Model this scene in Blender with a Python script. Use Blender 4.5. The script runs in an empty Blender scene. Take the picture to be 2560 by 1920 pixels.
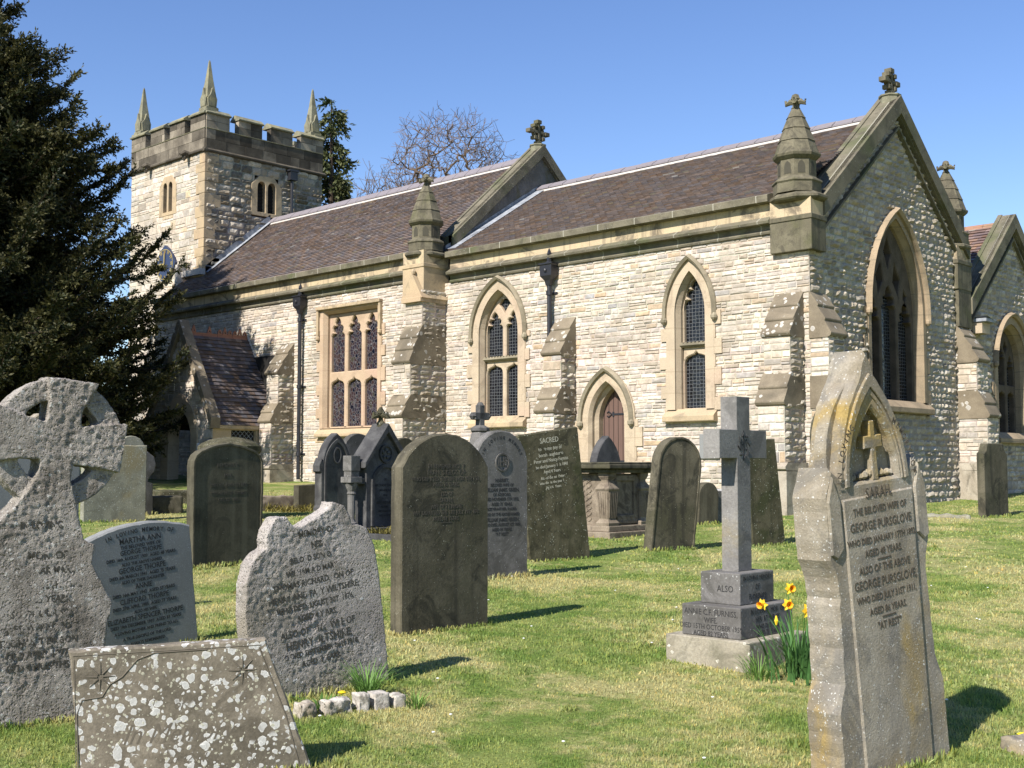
import bpy, math, random
import numpy as np
from mathutils import Vector, Matrix, noise
from mathutils.geometry import tessellate_polygon
R = math.radians
SC = bpy.context.scene
COL = SC.collection

# ------------------------------------------------------------------ camera, sky, sun, exposure
cam_d = bpy.data.cameras.new('camera')
cam = bpy.data.objects.new('camera', cam_d); COL.objects.link(cam)
cam.location = (10.711, -18.9, 0.0)
cam.rotation_euler = (R(90 + 3.965), 0, R(43.558))
cam_d.sensor_width = 36.0
cam_d.lens = 3000 / 2560 * 36.0
cam_d.clip_end = 2000
cam_d.clip_start = 0.05
SC.camera = cam
SUN = Vector((0.115, -1.0, 0.89)).normalized()
SUN_EL = math.asin(SUN.z); SUN_AZ = math.atan2(SUN.x, SUN.y)
world = bpy.data.worlds.new('World'); SC.world = world; world.use_nodes = True
_nt = world.node_tree
_sky = _nt.nodes.new('ShaderNodeTexSky'); _sky.sky_type = 'NISHITA'; _sky.sun_disc = False
_sky.sun_elevation = SUN_EL; _sky.sun_rotation = SUN_AZ; _sky.altitude = 100
_sky.air_density = 1.0; _sky.dust_density = 0.0; _sky.ozone_density = 2.0
_bg = _nt.nodes['Background']; _bg.inputs['Strength'].default_value = 0.100
_hs = _nt.nodes.new('ShaderNodeHueSaturation'); _hs.inputs['Saturation'].default_value = 1.16; _hs.inputs['Hue'].default_value = .512
_nt.links.new(_sky.outputs[0], _hs.inputs['Color']); _nt.links.new(_hs.outputs[0], _bg.inputs['Color'])
sl = bpy.data.lights.new('sun', 'SUN'); sl.energy = 5.0; sl.angle = R(0.53); sl.color = (1.0, 0.945, 0.87)
sun = bpy.data.objects.new('sun', sl); COL.objects.link(sun)
sun.rotation_euler = SUN.to_track_quat('Z', 'Y').to_euler(); sun.location = (20, -60, 55)
SC.view_settings.view_transform = 'Standard'; SC.view_settings.look = 'None'
SC.view_settings.exposure = 0.84; SC.view_settings.gamma = 1.0
SC.view_settings.use_curve_mapping = False

# ------------------------------------------------------------------ node helpers
class G:
    def __init__(s, name):
        s.mat = bpy.data.materials.new(name); s.mat.use_nodes = True
        s.nt = s.mat.node_tree; s.nt.nodes.clear()
        s.out = s.nt.nodes.new('ShaderNodeOutputMaterial')
    def n(s, t, pr=None, **kw):
        nd = s.nt.nodes.new(t)
        for k, v in (pr or {}).items(): setattr(nd, k, v)
        for k, v in kw.items():
            i = nd.inputs[int(k[1:])] if k[0] == '_' else nd.inputs[k.replace('_', ' ')]
            s.put(i, v)
        return nd
    def put(s, i, v):
        if isinstance(v, bpy.types.NodeSocket): s.nt.links.new(v, i)
        else:
            if isinstance(v, (tuple, list)) and len(v) == 3 and i.type == 'RGBA': v = (*v, 1)
            i.default_value = v
    def mix(s, f, a, b, bl='MIX'):
        nd = s.nt.nodes.new('ShaderNodeMix'); nd.data_type = 'RGBA'; nd.blend_type = bl
        s.put(nd.inputs[0], f); s.put(nd.inputs[6], a); s.put(nd.inputs[7], b)
        return nd.outputs[2]
    def math(s, op, a, b=0.0, c=0.0):
        nd = s.nt.nodes.new('ShaderNodeMath'); nd.operation = op
        s.put(nd.inputs[0], a); s.put(nd.inputs[1], b); s.put(nd.inputs[2], c)
        return nd.outputs[0]
    def step(s, x, lo, hi):
        nd = s.nt.nodes.new('ShaderNodeMapRange'); nd.interpolation_type = 'SMOOTHSTEP'
        s.put(nd.inputs[0], x); nd.inputs[1].default_value = lo; nd.inputs[2].default_value = hi
        return nd.outputs[0]
    def coord(s, jitter=True):
        tc = s.n('ShaderNodeTexCoord').outputs['Object']
        if not jitter: return tc
        oi = s.n('ShaderNodeObjectInfo').outputs['Random']
        off = s.math('MULTIPLY', oi, 37.0)
        return s.n('ShaderNodeVectorMath', {'operation': 'ADD'}, _0=tc, _1=s.n('ShaderNodeCombineXYZ', X=off, Y=off, Z=off).outputs[0]).outputs[0]
    def scl(s, v, sc):
        return s.n('ShaderNodeMapping', Vector=v, Scale=sc).outputs[0]
    def noise(s, v, sc, det=6.0, rough=0.6, dist=0.0):
        return s.n('ShaderNodeTexNoise', Vector=v, Scale=sc, Detail=det, Roughness=rough, Distortion=dist).outputs[0]
    def vor(s, v, sc, feat='F1', rnd=1.0):
        return s.n('ShaderNodeTexVoronoi', {'feature': feat}, Vector=v, Scale=sc, Randomness=rnd)
    def bump(s, h, st, dist=0.01, nrm=None):
        nd = s.n('ShaderNodeBump', Strength=st, Distance=dist, Height=h)
        if nrm is not None: s.put(nd.inputs['Normal'], nrm)
        return nd.outputs[0]
    def surf(s, col, rough=0.9, normal=None, spec=0.25, **kw):
        p = s.n('ShaderNodeBsdfPrincipled', Roughness=rough, **kw)
        s.put(p.inputs['Base Color'], col); p.inputs['Specular IOR Level'].default_value = spec
        if normal is not None: s.put(p.inputs['Normal'], normal)
        s.nt.links.new(p.outputs[0], s.out.inputs[0]); return s.mat

def stone_mat(name, c1, c2, c3=None, ns=5.0, dark=None, spots=(), streak=None, bump=0.35, bs=55.0, attr=False, pits=0.0, foot=None, joint=None):
    """weathered stone: two tones, blotches, run-off streaks, lichen discs, grain"""
    g = G(name); v = g.coord()
    wob = g.n('ShaderNodeVectorMath', {'operation': 'ADD'}, _0=v, _1=g.scl(g.n('ShaderNodeTexNoise', Vector=v, Scale=28.0, Detail=3.0).outputs[1], (0.03,) * 3)).outputs[0]
    col = g.mix(g.step(g.noise(v, ns, 8, .65), .36, .66), c1, c2)
    if attr:
        col = g.mix(1.0, col, g.n('ShaderNodeAttribute', {'attribute_name': 'col'}).outputs[0], 'MULTIPLY')
    if c3: col = g.mix(g.step(g.noise(v, ns * .4, 5, .6, .6), .5, .68), col, c3)
    fine = g.noise(v, bs, 6, .7)
    col = g.mix(g.step(fine, .3, .75), g.mix(1.0, col, (.72, .72, .72), 'MULTIPLY'), col)
    if dark: col = g.mix(g.math('MULTIPLY', g.step(g.noise(v, ns * .8, 9, .7, 1.2), .5, .62), dark[1]), col, dark[0])
    if streak:
        sv = g.scl(v, (9, 9, .55))
        col = g.mix(g.math('MULTIPLY', g.step(g.noise(sv, 1.0, 4, .55), .5, .68), streak[1]), col, streak[0])
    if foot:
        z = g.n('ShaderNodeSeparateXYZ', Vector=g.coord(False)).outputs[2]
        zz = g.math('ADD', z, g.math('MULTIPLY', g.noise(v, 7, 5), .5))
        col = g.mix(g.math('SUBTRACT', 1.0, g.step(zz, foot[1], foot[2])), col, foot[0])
    if joint:
        x = g.n('ShaderNodeSeparateXYZ', Vector=g.coord(False)).outputs[joint[0]]
        col = g.mix(g.math('SUBTRACT', 1.0, g.step(g.math('PINGPONG', g.math('ADD', x, g.math('MULTIPLY', g.noise(v, 3, 2), .02)), joint[1] / 2), .006, .014)), col, joint[2])
    hgt = g.math('MULTIPLY', fine, 1.0)
    for (sc_, size, dens, scol) in spots:
        vo = g.vor(wob, sc_); rnd = g.n('ShaderNodeSeparateColor', Color=vo.outputs['Color'])
        lim = g.math('MULTIPLY', rnd.outputs[0], size)
        inside = g.step(g.math('SUBTRACT', lim, vo.outputs['Distance']), 0.0, 0.06)
        clump = g.step(g.math('ADD', g.noise(v, sc_ * .14, 3), g.math('MULTIPLY', g.math('SUBTRACT', rnd.outputs[1], .5), .35)), 1 - dens, 1 - dens + .04)
        m = g.math('MULTIPLY', inside, clump)
        edge = g.step(g.math('SUBTRACT', lim, vo.outputs['Distance']), 0.04, 0.16)
        lc = g.mix(edge, scol, tuple(c * .72 for c in scol))
        col = g.mix(g.math('MULTIPLY', m, g.math('MULTIPLY_ADD', fine, .5, .62)), col, lc)
        hgt = g.math('ADD', hgt, g.math('MULTIPLY', m, .25))
    if pits:
        pv = g.vor(wob, 62.0); pm = g.math('MULTIPLY', g.step(g.math('MULTIPLY_ADD', g.noise(v, 9, 4), -.9, g.math('ADD', pv.outputs['Distance'], .38)), 0.0, .42), pits * 1.6)
        hgt = g.math('ADD', hgt, g.math('ADD', pm, g.math('MULTIPLY', g.noise(v, 30, 8, .7), pits * 1.5)))
        col = g.mix(g.math('MULTIPLY', g.math('SUBTRACT', 1.0, g.step(pm, 0.0, pits * .9)), .55), col, tuple(c * .42 for c in c1))
    return g.surf(col, .92, g.bump(hgt, bump, .012), .15)

def attr_mat(name, var=.35, ns=9.0, bump=.3, bs=45.0, rough=.93, stain=None, spec=.15):
    g = G(name); v = g.coord(False)
    col = g.n('ShaderNodeAttribute', {'attribute_name': 'col'}).outputs[0]
    f = g.noise(v, bs, 7, .7)
    col = g.mix(g.step(g.noise(v, ns, 6, .65), .3, .7), g.mix(1.0, col, (1 - var,) * 3, 'MULTIPLY'), col)
    if stain: col = g.mix(g.math('MULTIPLY', g.step(g.noise(v, stain[2], 6, .65, .8), stain[3], stain[3] + .1), stain[1]), col, stain[0])
    return g.surf(col, rough, g.bump(f, bump, .012), spec)

def plain_mat(name, c, rough=.6, metal=0.0, var=.2, bump=.1, spec=.3):
    g = G(name); v = g.coord(False)
    nz = g.noise(v, 14, 6, .65)
    return g.surf(g.mix(nz, tuple(x * (1 - var) for x in c), tuple(min(1, x * (1 + var)) for x in c)), rough, g.bump(g.noise(v, 60, 4), bump, .005), spec, Metallic=metal)

# ------------------------------------------------------------------ mesh helpers
ORG = {}
def org(o): return Vector(ORG.get(o.name, (0, 0, 0)))
def mk(name, me, mat, parent=None, origin=None):
    o = bpy.data.objects.new(name, me); COL.objects.link(o)
    if mat: me.materials.append(mat)
    if parent: o.parent = parent; ORG[o.name] = tuple(org(parent))
    else:
        origin = Vector(origin or (0, 0, 0)); o.location = origin; ORG[o.name] = tuple(origin)
    d = org(o)
    if d.length > 0: me.transform(Matrix.Translation(-d))
    return o
def tag(o, label=None, cat=None, group=None, kind=None):
    if label: o['label'] = label
    if cat: o['category'] = cat
    if group: o['group'] = group
    if kind: o['kind'] = kind
    return o
def empty(name, loc, label=None, cat=None, group=None):
    o = bpy.data.objects.new(name, None); COL.objects.link(o); o.location = loc; o.empty_display_size = .2
    ORG[o.name] = tuple(loc); return tag(o, label, cat, group)

class MB:
    def __init__(s): s.v = []; s.f = []; s.c = []
    def add(s, vs, fs, col=(.5, .5, .5)):
        n = len(s.v); s.v.extend(tuple(p) for p in vs)
        for f in fs: s.f.append(tuple(i + n for i in f)); s.c.append(col)
    def box(s, F, u0, u1, v0, v1, d0, d1, col=(.5, .5, .5)):
        P = [F(u, v, d) for d in (d0, d1) for v in (v0, v1) for u in (u0, u1)]
        s.add(P, [(0, 2, 3, 1), (4, 5, 7, 6), (0, 1, 5, 4), (2, 6, 7, 3), (0, 4, 6, 2), (1, 3, 7, 5)], col)
    def strip(s, A, B, closed=False, col=(.5, .5, .5)):
        n = len(A); fs = [(i, (i + 1) % n, n + (i + 1) % n, n + i) for i in range(n if closed else n - 1)]
        s.add(list(A) + list(B), fs, col)
    def cap(s, F, loops, d, col=(.5, .5, .5)):
        vs = [[Vector((u, v, 0)) for u, v in L] for L in loops]
        fl = [p for L in vs for p in L]
        s.add([F(p.x, p.y, d) for p in fl], [tuple(t) for t in tessellate_polygon(vs)], col)
    def plate(s, F, outer, d0, d1, holes=(), ch=0.0, back=True, col=(.5, .5, .5)):
        loops = [list(outer)] + [list(h) for h in holes]
        if ch > 0: fl = [inset(outer, ch)] + [inset(h, -ch) for h in holes]
        else: fl = loops
        s.cap(F, fl, d1, col)
        if back: s.cap(F, loops, d0, col)
        for a, b in zip(loops, fl):
            P0 = [F(u, v, d0) for u, v in a]; P1 = [F(u, v, d1 - ch) for u, v in a]
            s.strip(P0, P1, True, col)
            if ch > 0: s.strip(P1, [F(u, v, d1) for u, v in b], True, col)
    def sweep(s, F, prof, us, col=(.5, .5, .5), caps=True):
        """profile (v,d) carried along u"""
        n = len(prof)
        for a, b in zip(us[:-1], us[1:]):
            s.strip([F(a, v, d) for v, d in prof], [F(b, v, d) for v, d in prof], False, col)
        if caps:
            for u in (us[0], us[-1]): s.add([F(u, v, d) for v, d in prof], [tuple(range(n))], col)
    def lathe(s, c, prof, n=8, col=(.5, .5, .5), rot=0.0, sx=1.0, sy=1.0):
        rings = [[(c[0] + r * sx * math.cos(2 * math.pi * i / n + rot), c[1] + r * sy * math.sin(2 * math.pi * i / n + rot), c[2] + z) for i in range(n)] for r, z in prof]
        for a, b in zip(rings[:-1], rings[1:]): s.strip(a, b, True, col)
        s.add(rings[-1], [tuple(range(n))], col); s.add(rings[0], [tuple(reversed(range(n)))], col)
    def tube(s, pts, rad, n=6, col=(.5, .5, .5)):
        pts = [Vector(p) for p in pts]; rings = []
        for i, p in enumerate(pts):
            t = (pts[min(i + 1, len(pts) - 1)] - pts[max(i - 1, 0)]).normalized()
            a = t.cross(Vector((0, 0, 1)) if abs(t.z) < .9 else Vector((1, 0, 0))).normalized(); b = t.cross(a)
            r = rad[i] if isinstance(rad, (list, tuple)) else rad
            rings.append([p + a * r * math.cos(2 * math.pi * k / n) + b * r * math.sin(2 * math.pi * k / n) for k in range(n)])
        for a, b in zip(rings[:-1], rings[1:]): s.strip(a, b, True, col)
        s.add(rings[-1], [tuple(range(n))], col); s.add(rings[0], [tuple(reversed(range(n)))], col)
    def mesh(s, name, smooth=False):
        me = bpy.data.meshes.new(name); me.from_pydata(s.v, [], s.f)
        a = me.attributes.new('col', 'FLOAT_COLOR', 'FACE')
        a.data.foreach_set('color', np.array([(*c[:3], 1.0) for c in s.c], dtype=np.float32).ravel())
        if smooth: me.polygons.foreach_set('use_smooth', [True] * len(me.polygons))
        return me
    def build(s, name, mat, parent=None, origin=None, smooth=False, bevel=0.0):
        o = mk(name, s.mesh(name, smooth), mat, parent, origin)
        if bevel:
            m = o.modifiers.new('bevel', 'BEVEL'); m.width = bevel; m.segments = 2; m.limit_method = 'ANGLE'; m.angle_limit = R(40)
        return o

def inset(poly, c):
    n = len(poly); out = []
    area = sum(poly[i][0] * poly[(i + 1) % n][1] - poly[(i + 1) % n][0] * poly[i][1] for i in range(n))
    sg = 1 if area > 0 else -1
    for i in range(n):
        p0, p1, p2 = poly[i - 1], poly[i], poly[(i + 1) % n]
        def nr(a, b):
            dx, dy = b[0] - a[0], b[1] - a[1]; L = math.hypot(dx, dy) or 1e-9
            return (-dy / L * sg, dx / L * sg)
        a, b = nr(p0, p1), nr(p1, p2); mx, my = a[0] + b[0], a[1] + b[1]; L2 = mx * mx + my * my
        k = 2 * c / max(L2, .8)
        out.append((p1[0] + mx * k * 1.0, p1[1] + my * k * 1.0))
    return out
def chip(poly, amp=.003, step=.035, seed=1):
    r = random.Random(seed + len(poly)); out = []
    for p, q in zip(poly, poly[1:] + poly[:1]):
        L = math.hypot(q[0] - p[0], q[1] - p[1]); n = max(1, int(L / step)); nx, ny = (q[1] - p[1]) / max(L, 1e-6), -(q[0] - p[0]) / max(L, 1e-6)
        for i in range(n):
            t = i / n; k = r.uniform(-amp, amp * .4) * (2.5 if r.random() < .07 else 1) if (i or L > .03) else 0
            out.append((p[0] + (q[0] - p[0]) * t + nx * k, p[1] + (q[1] - p[1]) * t + ny * k))
    return out
def FR(o, u, n):
    o, u, n = Vector(o), Vector(u), Vector(n)
    return lambda a, b, c: (o.x + u.x * a + n.x * c, o.y + u.y * a + n.y * c, o.z + b)
FS = FR((0, 0, 0), (1, 0, 0), (0, -1, 0))        # south faces: u = x
FE = FR((0, 0, 0), (0, 1, 0), (1, 0, 0))         # east faces: u = y
def FX(x): return FR((x, 0, 0), (0, 1, 0), (1, 0, 0))
def FY(y): return FR((0, y, 0), (1, 0, 0), (0, -1, 0))
def SF(base, ang, tilt=0.0, lean=0.0):
    """frame of a standing stone: u along its width, v up, d out of its face"""
    a = R(ang); M = Matrix(((math.cos(a), 0, math.sin(a)), (math.sin(a), 0, -math.cos(a)), (0, 1, 0)))
    M = M @ Matrix.Rotation(-R(tilt), 3, 'Z') @ Matrix.Rotation(-R(lean), 3, 'X'); b = Vector(base)
    return lambda u, v, d: tuple(b + M @ Vector((u, v, d)))
def arch(cx, w, zs, za, n=9):
    """points of a pointed arch from the right springing over the apex to the left"""
    h = za - zs; c = (w * w - h * h) / (2 * w); r = w - c; a1 = math.atan2(h, -c)
    rt = [(cx + c + r * math.cos(a1 * i / n), zs + r * math.sin(a1 * i / n)) for i in range(n + 1)]
    return rt + [(2 * cx - x, z) for x, z in reversed(rt[:-1])]
def hw(w, zs, za, z):
    if z <= zs: return w
    if z >= za: return 0
    h = za - zs; c = (w * w - h * h) / (2 * w); r = w - c
    return max(0, c + math.sqrt(max(0, r * r - (z - zs) ** 2)))
def gz(x, y):
    X = np.clip(x, -42, 22); Y = np.clip(y, -34, 34)
    return (-1.55 - .0286 * (X - 10.7) + .0231 * (Y + 18.9) + .012 * np.sin(1.3 * X + .7 * Y) + .011 * np.sin(.8 * X - 1.7 * Y + 1) + .007 * np.sin(2.9 * X + 2.3 * Y))
def gp(x, y, dz=0.0): return (x, y, float(gz(x, y)) + dz)

# ------------------------------------------------------------------ materials
M_rub = attr_mat('limestone_rubble', .36, 10, .6, 38, stain=((.30, .255, .195), .5, .9, .5))
M_mort = attr_mat('lime_mortar', .3, 14, .3, 60, stain=((.26, .22, .17), .5, .9, .5))
M_ash = stone_mat('buff_sandstone', (.50, .385, .24), (.41, .325, .215), (.46, .34, .22), 1.6, dark=((.17, .14, .10), .55), bump=.15, attr=False)
M_frieze = stone_mat('stained_frieze_sandstone', (.56, .45, .285), (.47, .375, .24), (.50, .385, .27), 1.4, dark=((.12, .10, .075), .85), streak=((.22, .18, .125), .7), bump=.2)
M_dress = stone_mat('window_dressing_sandstone', (.51, .415, .295), (.44, .355, .255), (.48, .365, .265), 1.8, dark=((.22, .17, .12), .45), bump=.25, joint=(2, .42, (.34, .27, .19)))
M_dark = stone_mat('grey_green_gritstone', (.145, .130, .092), (.20, .178, .128), (.115, .12, .065), 2.2, dark=((.07, .062, .048), .6), joint=(0, .93, (.30, .285, .23)), spots=((30, .4, .36, (.32, .32, .26)),), bump=.3)
M_weath = stone_mat('brown_weathering_slabs', (.185, .152, .108), (.255, .212, .150), (.14, .118, .085), 2.4, spots=((9, .55, .47, (.52, .49, .44)),), bump=.25)
M_spire = stone_mat('pinnacle_gritstone', (.135, .120, .082), (.185, .165, .112), (.115, .11, .062), 3, dark=((.05, .045, .035), .6), streak=((.06, .054, .04), .5), bump=.3)
M_tower_par = stone_mat('blackened_ashlar', (.15, .128, .098), (.30, .26, .20), (.07, .06, .047), 1.6, bump=.3, attr=True)
M_pinn = stone_mat('lichen_grey_spire', (.26, .25, .175), (.17, .16, .11), (.32, .29, .17), 4, bump=.3)
M_tile = attr_mat('clay_roof_tiles', .18, 5, .3, 30, .8, ((.22, .19, .18), .22, 2.2, .55))
M_ridge = plain_mat('grey_ridge_tile', (.19, .17, .18), .75)
M_lime = plain_mat('white_lime_fillet', (.42, .39, .355), .9)
M_lead = stone_mat('lead_flashing', (.22, .235, .26), (.36, .38, .41), (.15, .16, .18), 6, bump=.4)
M_slate = stone_mat('shade_stained_gable_stone', (.115, .11, .10), (.18, .17, .155), (.12, .11, .065), 3, bump=.3)
M_iron = plain_mat('black_iron', (.018, .018, .022), .42, 0, .3, .1, .5)
M_wood = None
def wood_mat():
    g = G('weathered_oak'); v = g.coord(False)
    x = g.n('ShaderNodeSeparateXYZ', Vector=v).outputs[0]
    pl = g.math('PINGPONG', g.math('MULTIPLY', x, 1.0), .06)
    gr = g.noise(g.scl(v, (60, 60, 2.2)), 1.0, 6, .7)
    col = g.mix(gr, (.075, .045, .036), (.165, .105, .085))
    col = g.mix(g.step(pl, .004, .010), (.012, .008, .006), col)
    return g.surf(col, .75, g.bump(gr, .3, .004), .2)
M_wood = wood_mat()
def glass_mat(name, axis, stained):
    g = G(name); v = g.coord(False); s = g.n('ShaderNodeSeparateXYZ', Vector=v)
    uv = g.n('ShaderNodeCombineXYZ', X=s.outputs[axis], Y=s.outputs[2], Z=0.0).outputs[0]
    if stained:
        vo = g.vor(uv, 12.0); e = g.vor(uv, 12.0, 'DISTANCE_TO_EDGE').outputs[0]
        rn = g.n('ShaderNodeSeparateColor', Color=vo.outputs['Color']).outputs[0]
        rp = g.n('ShaderNodeValToRGB', Fac=rn); el = rp.color_ramp.elements; rp.color_ramp.interpolation = 'CONSTANT'
        el[0].color = (.085, .05, .05, 1); el[1].position = .3; el[1].color = (.06, .045, .06, 1)
        for p, c in ((.5, (.085, .05, .045)), (.66, (.05, .046, .058)), (.8, (.015, .016, .03)), (.92, (.10, .085, .06))):
            k = el.new(p); k.color = (*c, 1)
        line = g.math('SUBTRACT', 1.0, g.step(e, .02, .06)); lead = (.10, .095, .10); base = g.mix(1.0, rp.outputs[0], (.40, .42, .46), 'MULTIPLY')
    else:
        sk = g.n('ShaderNodeMapping', Vector=uv, Scale=(1, .866, 1)).outputs[0]
        br = g.n('ShaderNodeTexBrick', {'offset': .5, 'squash': 1.0}, Vector=uv, Scale=1.0, Mortar_Size=.011, Mortar_Smooth=.2, Brick_Width=.105, Row_Height=.075)
        e2 = g.vor(g.scl(uv, (1, 1.15, 1)), 12.5, 'DISTANCE_TO_EDGE', .18).outputs[0]
        line = g.math('SUBTRACT', 1.0, g.step(e2, .03, .075)); lead = (.105, .11, .115)
        rn = g.n('ShaderNodeSeparateColor', Color=g.vor(g.scl(uv, (1, 1.15, 1)), 12.5, 'F1', .18).outputs['Color']).outputs[0]
        base = g.mix(rn, (.004, .0045, .006), (.014, .016, .020))
    col = g.mix(line, base, lead)
    rough = g.math('MULTIPLY_ADD', line, .3, .3)
    return g.surf(col, g.math('MULTIPLY_ADD', line, .4, .16), g.bump(g.math('ADD', line, g.math('MULTIPLY', g.noise(uv, 7.0, 2), 1.6)), .35, .02), .3)
M_glS = glass_mat('leaded_glass', 0, False); M_glSt = glass_mat('stained_glass', 0, True); M_glE = glass_mat('leaded_glass_east', 1, False)
M_void = plain_mat('dark_interior', (.012, .011, .010), .9)  # near-black tone: the shade inside openings is put into the colour

PAL_S = [((.585, .51, .42), 6), ((.53, .46, .375), 4), ((.64, .57, .485), 3.5), ((.46, .40, .335), 3), ((.41, .365, .315), 1.8), ((.50, .39, .275), 1.2), ((.40, .38, .365), .35)]
PAL_E = [((.47, .41, .325), 4), ((.40, .35, .275), 4), ((.54, .48, .385), 3), ((.335, .295, .235), 2), ((.28, .25, .205), 1)]  # east-face copy of the rubble tones, darkened: shade put into the colour
PAL_T = [((.64, .565, .47), 5), ((.57, .50, .405), 4), ((.48, .425, .35), 3), ((.55, .445, .31), 1.5), ((.38, .34, .285), 1.6)]
def pick(rng, pal):
    t = rng.random() * sum(w for _, w in pal)
    for c, w in pal:
        t -= w
        if t <= 0: break
    k = rng.uniform(.86, 1.12); h = rng.uniform(-.02, .02)
    return (min(.85, c[0] * k + h), min(.85, c[1] * k), min(.85, c[2] * k - h))

def rubble(mb, mo, F, u0, u1, z0, z1, rng, pal, excl=None, ulim=None, ch=(.06, .125), lw=(.10, .36), rel=(.006, .021), rock=0, mcol=(.54, .475, .39)):
    """courses of squared rubble: every stone a raised block on the mortar bed"""
    z = z0
    while z < z1 - .01:
        h = rng.uniform(*ch)
        if rng.random() < .12: h *= 1.35
        h = min(h, z1 - z)
        if z1 - z - h < .04: h = z1 - z
        zm = z + h / 2
        a, b = (u0, u1) if ulim is None else ulim(zm)
        segs = [(a, b)] if b > a + .03 else []
        if excl:
            for e0, e1 in excl(zm):
                ns = []
                for s0, s1 in segs:
                    if e1 <= s0 or e0 >= s1: ns.append((s0, s1))
                    else:
                        if e0 > s0: ns.append((s0, e0))
                        if e1 < s1: ns.append((e1, s1))
                segs = ns
        for s0, s1 in segs:
            mo.add([F(s0, z, 0), F(s1, z, 0), F(s1, z + h, 0), F(s0, z + h, 0)], [(0, 1, 2, 3)], tuple(m * rng.uniform(.9, 1.08) for m in mcol))
            u = s0
            while u < s1 - .004:
                L = rng.uniform(*lw) * (1.25 if h > .11 else 1)
                if s1 - u - L < .07: L = s1 - u
                L = min(L, s1 - u)
                g = rng.uniform(.002, .006); gv = rng.uniform(.003, .007)
                a0, a1, b0, b1 = u + g, u + L - g, z + gv, z + h - gv
                j = lambda k=.006: rng.uniform(-k, k)
                c = pick(rng, pal)
                O = [(a0 + j(.003), b0 + j()), (a1 + j(.003), b0 + j()), (a1 + j(.003), b1 + j()), (a0 + j(.003), b1 + j())]
                base = rng.uniform(*rel); i_ = min(.014, h * .16, L * .2)
                if not rock and h > .10 and rng.random() < .30:     # two thin stones one above the other
                    zs_ = b0 + (b1 - b0) * rng.uniform(.35, .65)
                    for q0, q1 in ((b0, zs_ - .003), (zs_ + .003, b1)):
                        c = pick(rng, pal); d = base * rng.uniform(.6, 1.3); e = .008
                        P = [F(a0, q0, -.004), F(a1, q0, -.004), F(a1, q1, -.004), F(a0, q1, -.004), F(a0 + e, q0 + e, d), F(a1 - e, q0 + e + j(.004), d * rng.uniform(.7, 1.2)), F(a1 - e, q1 - e, d), F(a0 + e, q1 - e + j(.004), d * rng.uniform(.7, 1.2))]
                        mb.add(P, [(0, 1, 5, 4), (1, 2, 6, 5), (2, 3, 7, 6), (3, 0, 4, 7), (4, 5, 6), (4, 6, 7)], c)
                elif not rock:
                    I = [(O[0][0] + i_, O[0][1] + i_), (O[1][0] - i_, O[1][1] + i_), (O[2][0] - i_, O[2][1] - i_), (O[3][0] + i_, O[3][1] - i_)]
                    dd = [base * rng.uniform(.6, 1.15) for _ in range(4)]
                    mid = ((I[0][0] + I[2][0]) / 2 + j(L * .15), (I[0][1] + I[2][1]) / 2 + j(h * .12), base * rng.uniform(.9, 1.5))
                    P = [F(x, y, -.004) for x, y in O] + [F(x, y, d) for (x, y), d in zip(I, dd)] + [F(*mid)]
                    mb.add(P, [(0, 1, 5, 4), (1, 2, 6, 5), (2, 3, 7, 6), (3, 0, 4, 7), (4, 5, 8), (5, 6, 8), (6, 7, 8), (7, 4, 8)], c)
                else:
                    nx = max(3, int(L / .07) + 1); ny = 4
                    P = []; fs = []
                    for iy in range(ny):
                        for ix in range(nx):
                            fx, fy = ix / (nx - 1), iy / (ny - 1)
                            edge = ix in (0, nx - 1) or iy in (0, ny - 1)
                            x = a0 + (a1 - a0) * fx + (j(.008) if not edge else j(.003)); y = b0 + (b1 - b0) * fy + (j(.008) if not edge else j(.004))
                            d = -.004 if edge else base * rng.uniform(.55, 1.5)
                            P.append(F(x, y, d))
                    for iy in range(ny - 1):
                        for ix in range(nx - 1):
                            k = iy * nx + ix; fs.append((k, k + 1, k + nx + 1, k + nx))
                    mb.add(P, fs, c)
                u += L
        z += h

def tiles(mb, o, a, s, n, L, S, rng, pal, tw=.165, gauge=.098, clip=None):
    """plain tiles: o = eaves start, a along the eaves, s up the slope, n out of the slope"""
    o, a, s, n = Vector(o), Vector(a), Vector(s), Vector(n)
    rows = int(S / gauge) + 1
    for r in range(rows):
        v0, v1 = r * gauge, min(S, (r + 1) * gauge + .012)
        k = 0; u = -tw * (.5 if r % 2 else 0) + rng.uniform(-.01, .01); sag = rng.uniform(-.002, .003)
        while u < L:
            a0, a1 = max(0, u), min(L, u + tw - .003); u += tw
            if a1 - a0 < .02: continue
            if clip and not clip((a0 + a1) / 2, v0): continue
            t0 = .032 + sag + rng.uniform(-.003, .006); t1 = .004; tl = rng.uniform(-.002, .002)
            P = [o + a * a0 + s * v0 + n * (t0 + tl), o + a * a1 + s * v0 + n * (t0 - tl), o + a * a1 + s * v1 + n * t1, o + a * a0 + s * v1 + n * t1,
                 o + a * a0 + s * (v0 + .002) - n * .002, o + a * a1 + s * (v0 + .002) - n * .002]
            mb.add(P, [(0, 1, 2, 3), (4, 5, 1, 0)], pick(rng, pal))
PAL_R = [((.172, .138, .124), 7), ((.190, .152, .138), 5), ((.152, .122, .110), 4), ((.182, .136, .115), 1.5), ((.22, .182, .165), .6), ((.20, .172, .125), .5), ((.36, .33, .30), .05)]
PAL_R2 = [((.115, .092, .082), 5), ((.13, .105, .098), 4), ((.085, .07, .067), 3), ((.16, .14, .13), .7)]
PAL_R3 = [((.19, .125, .10), 4), ((.155, .11, .10), 4), ((.23, .155, .12), 3), ((.28, .23, .185), 1)]

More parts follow.
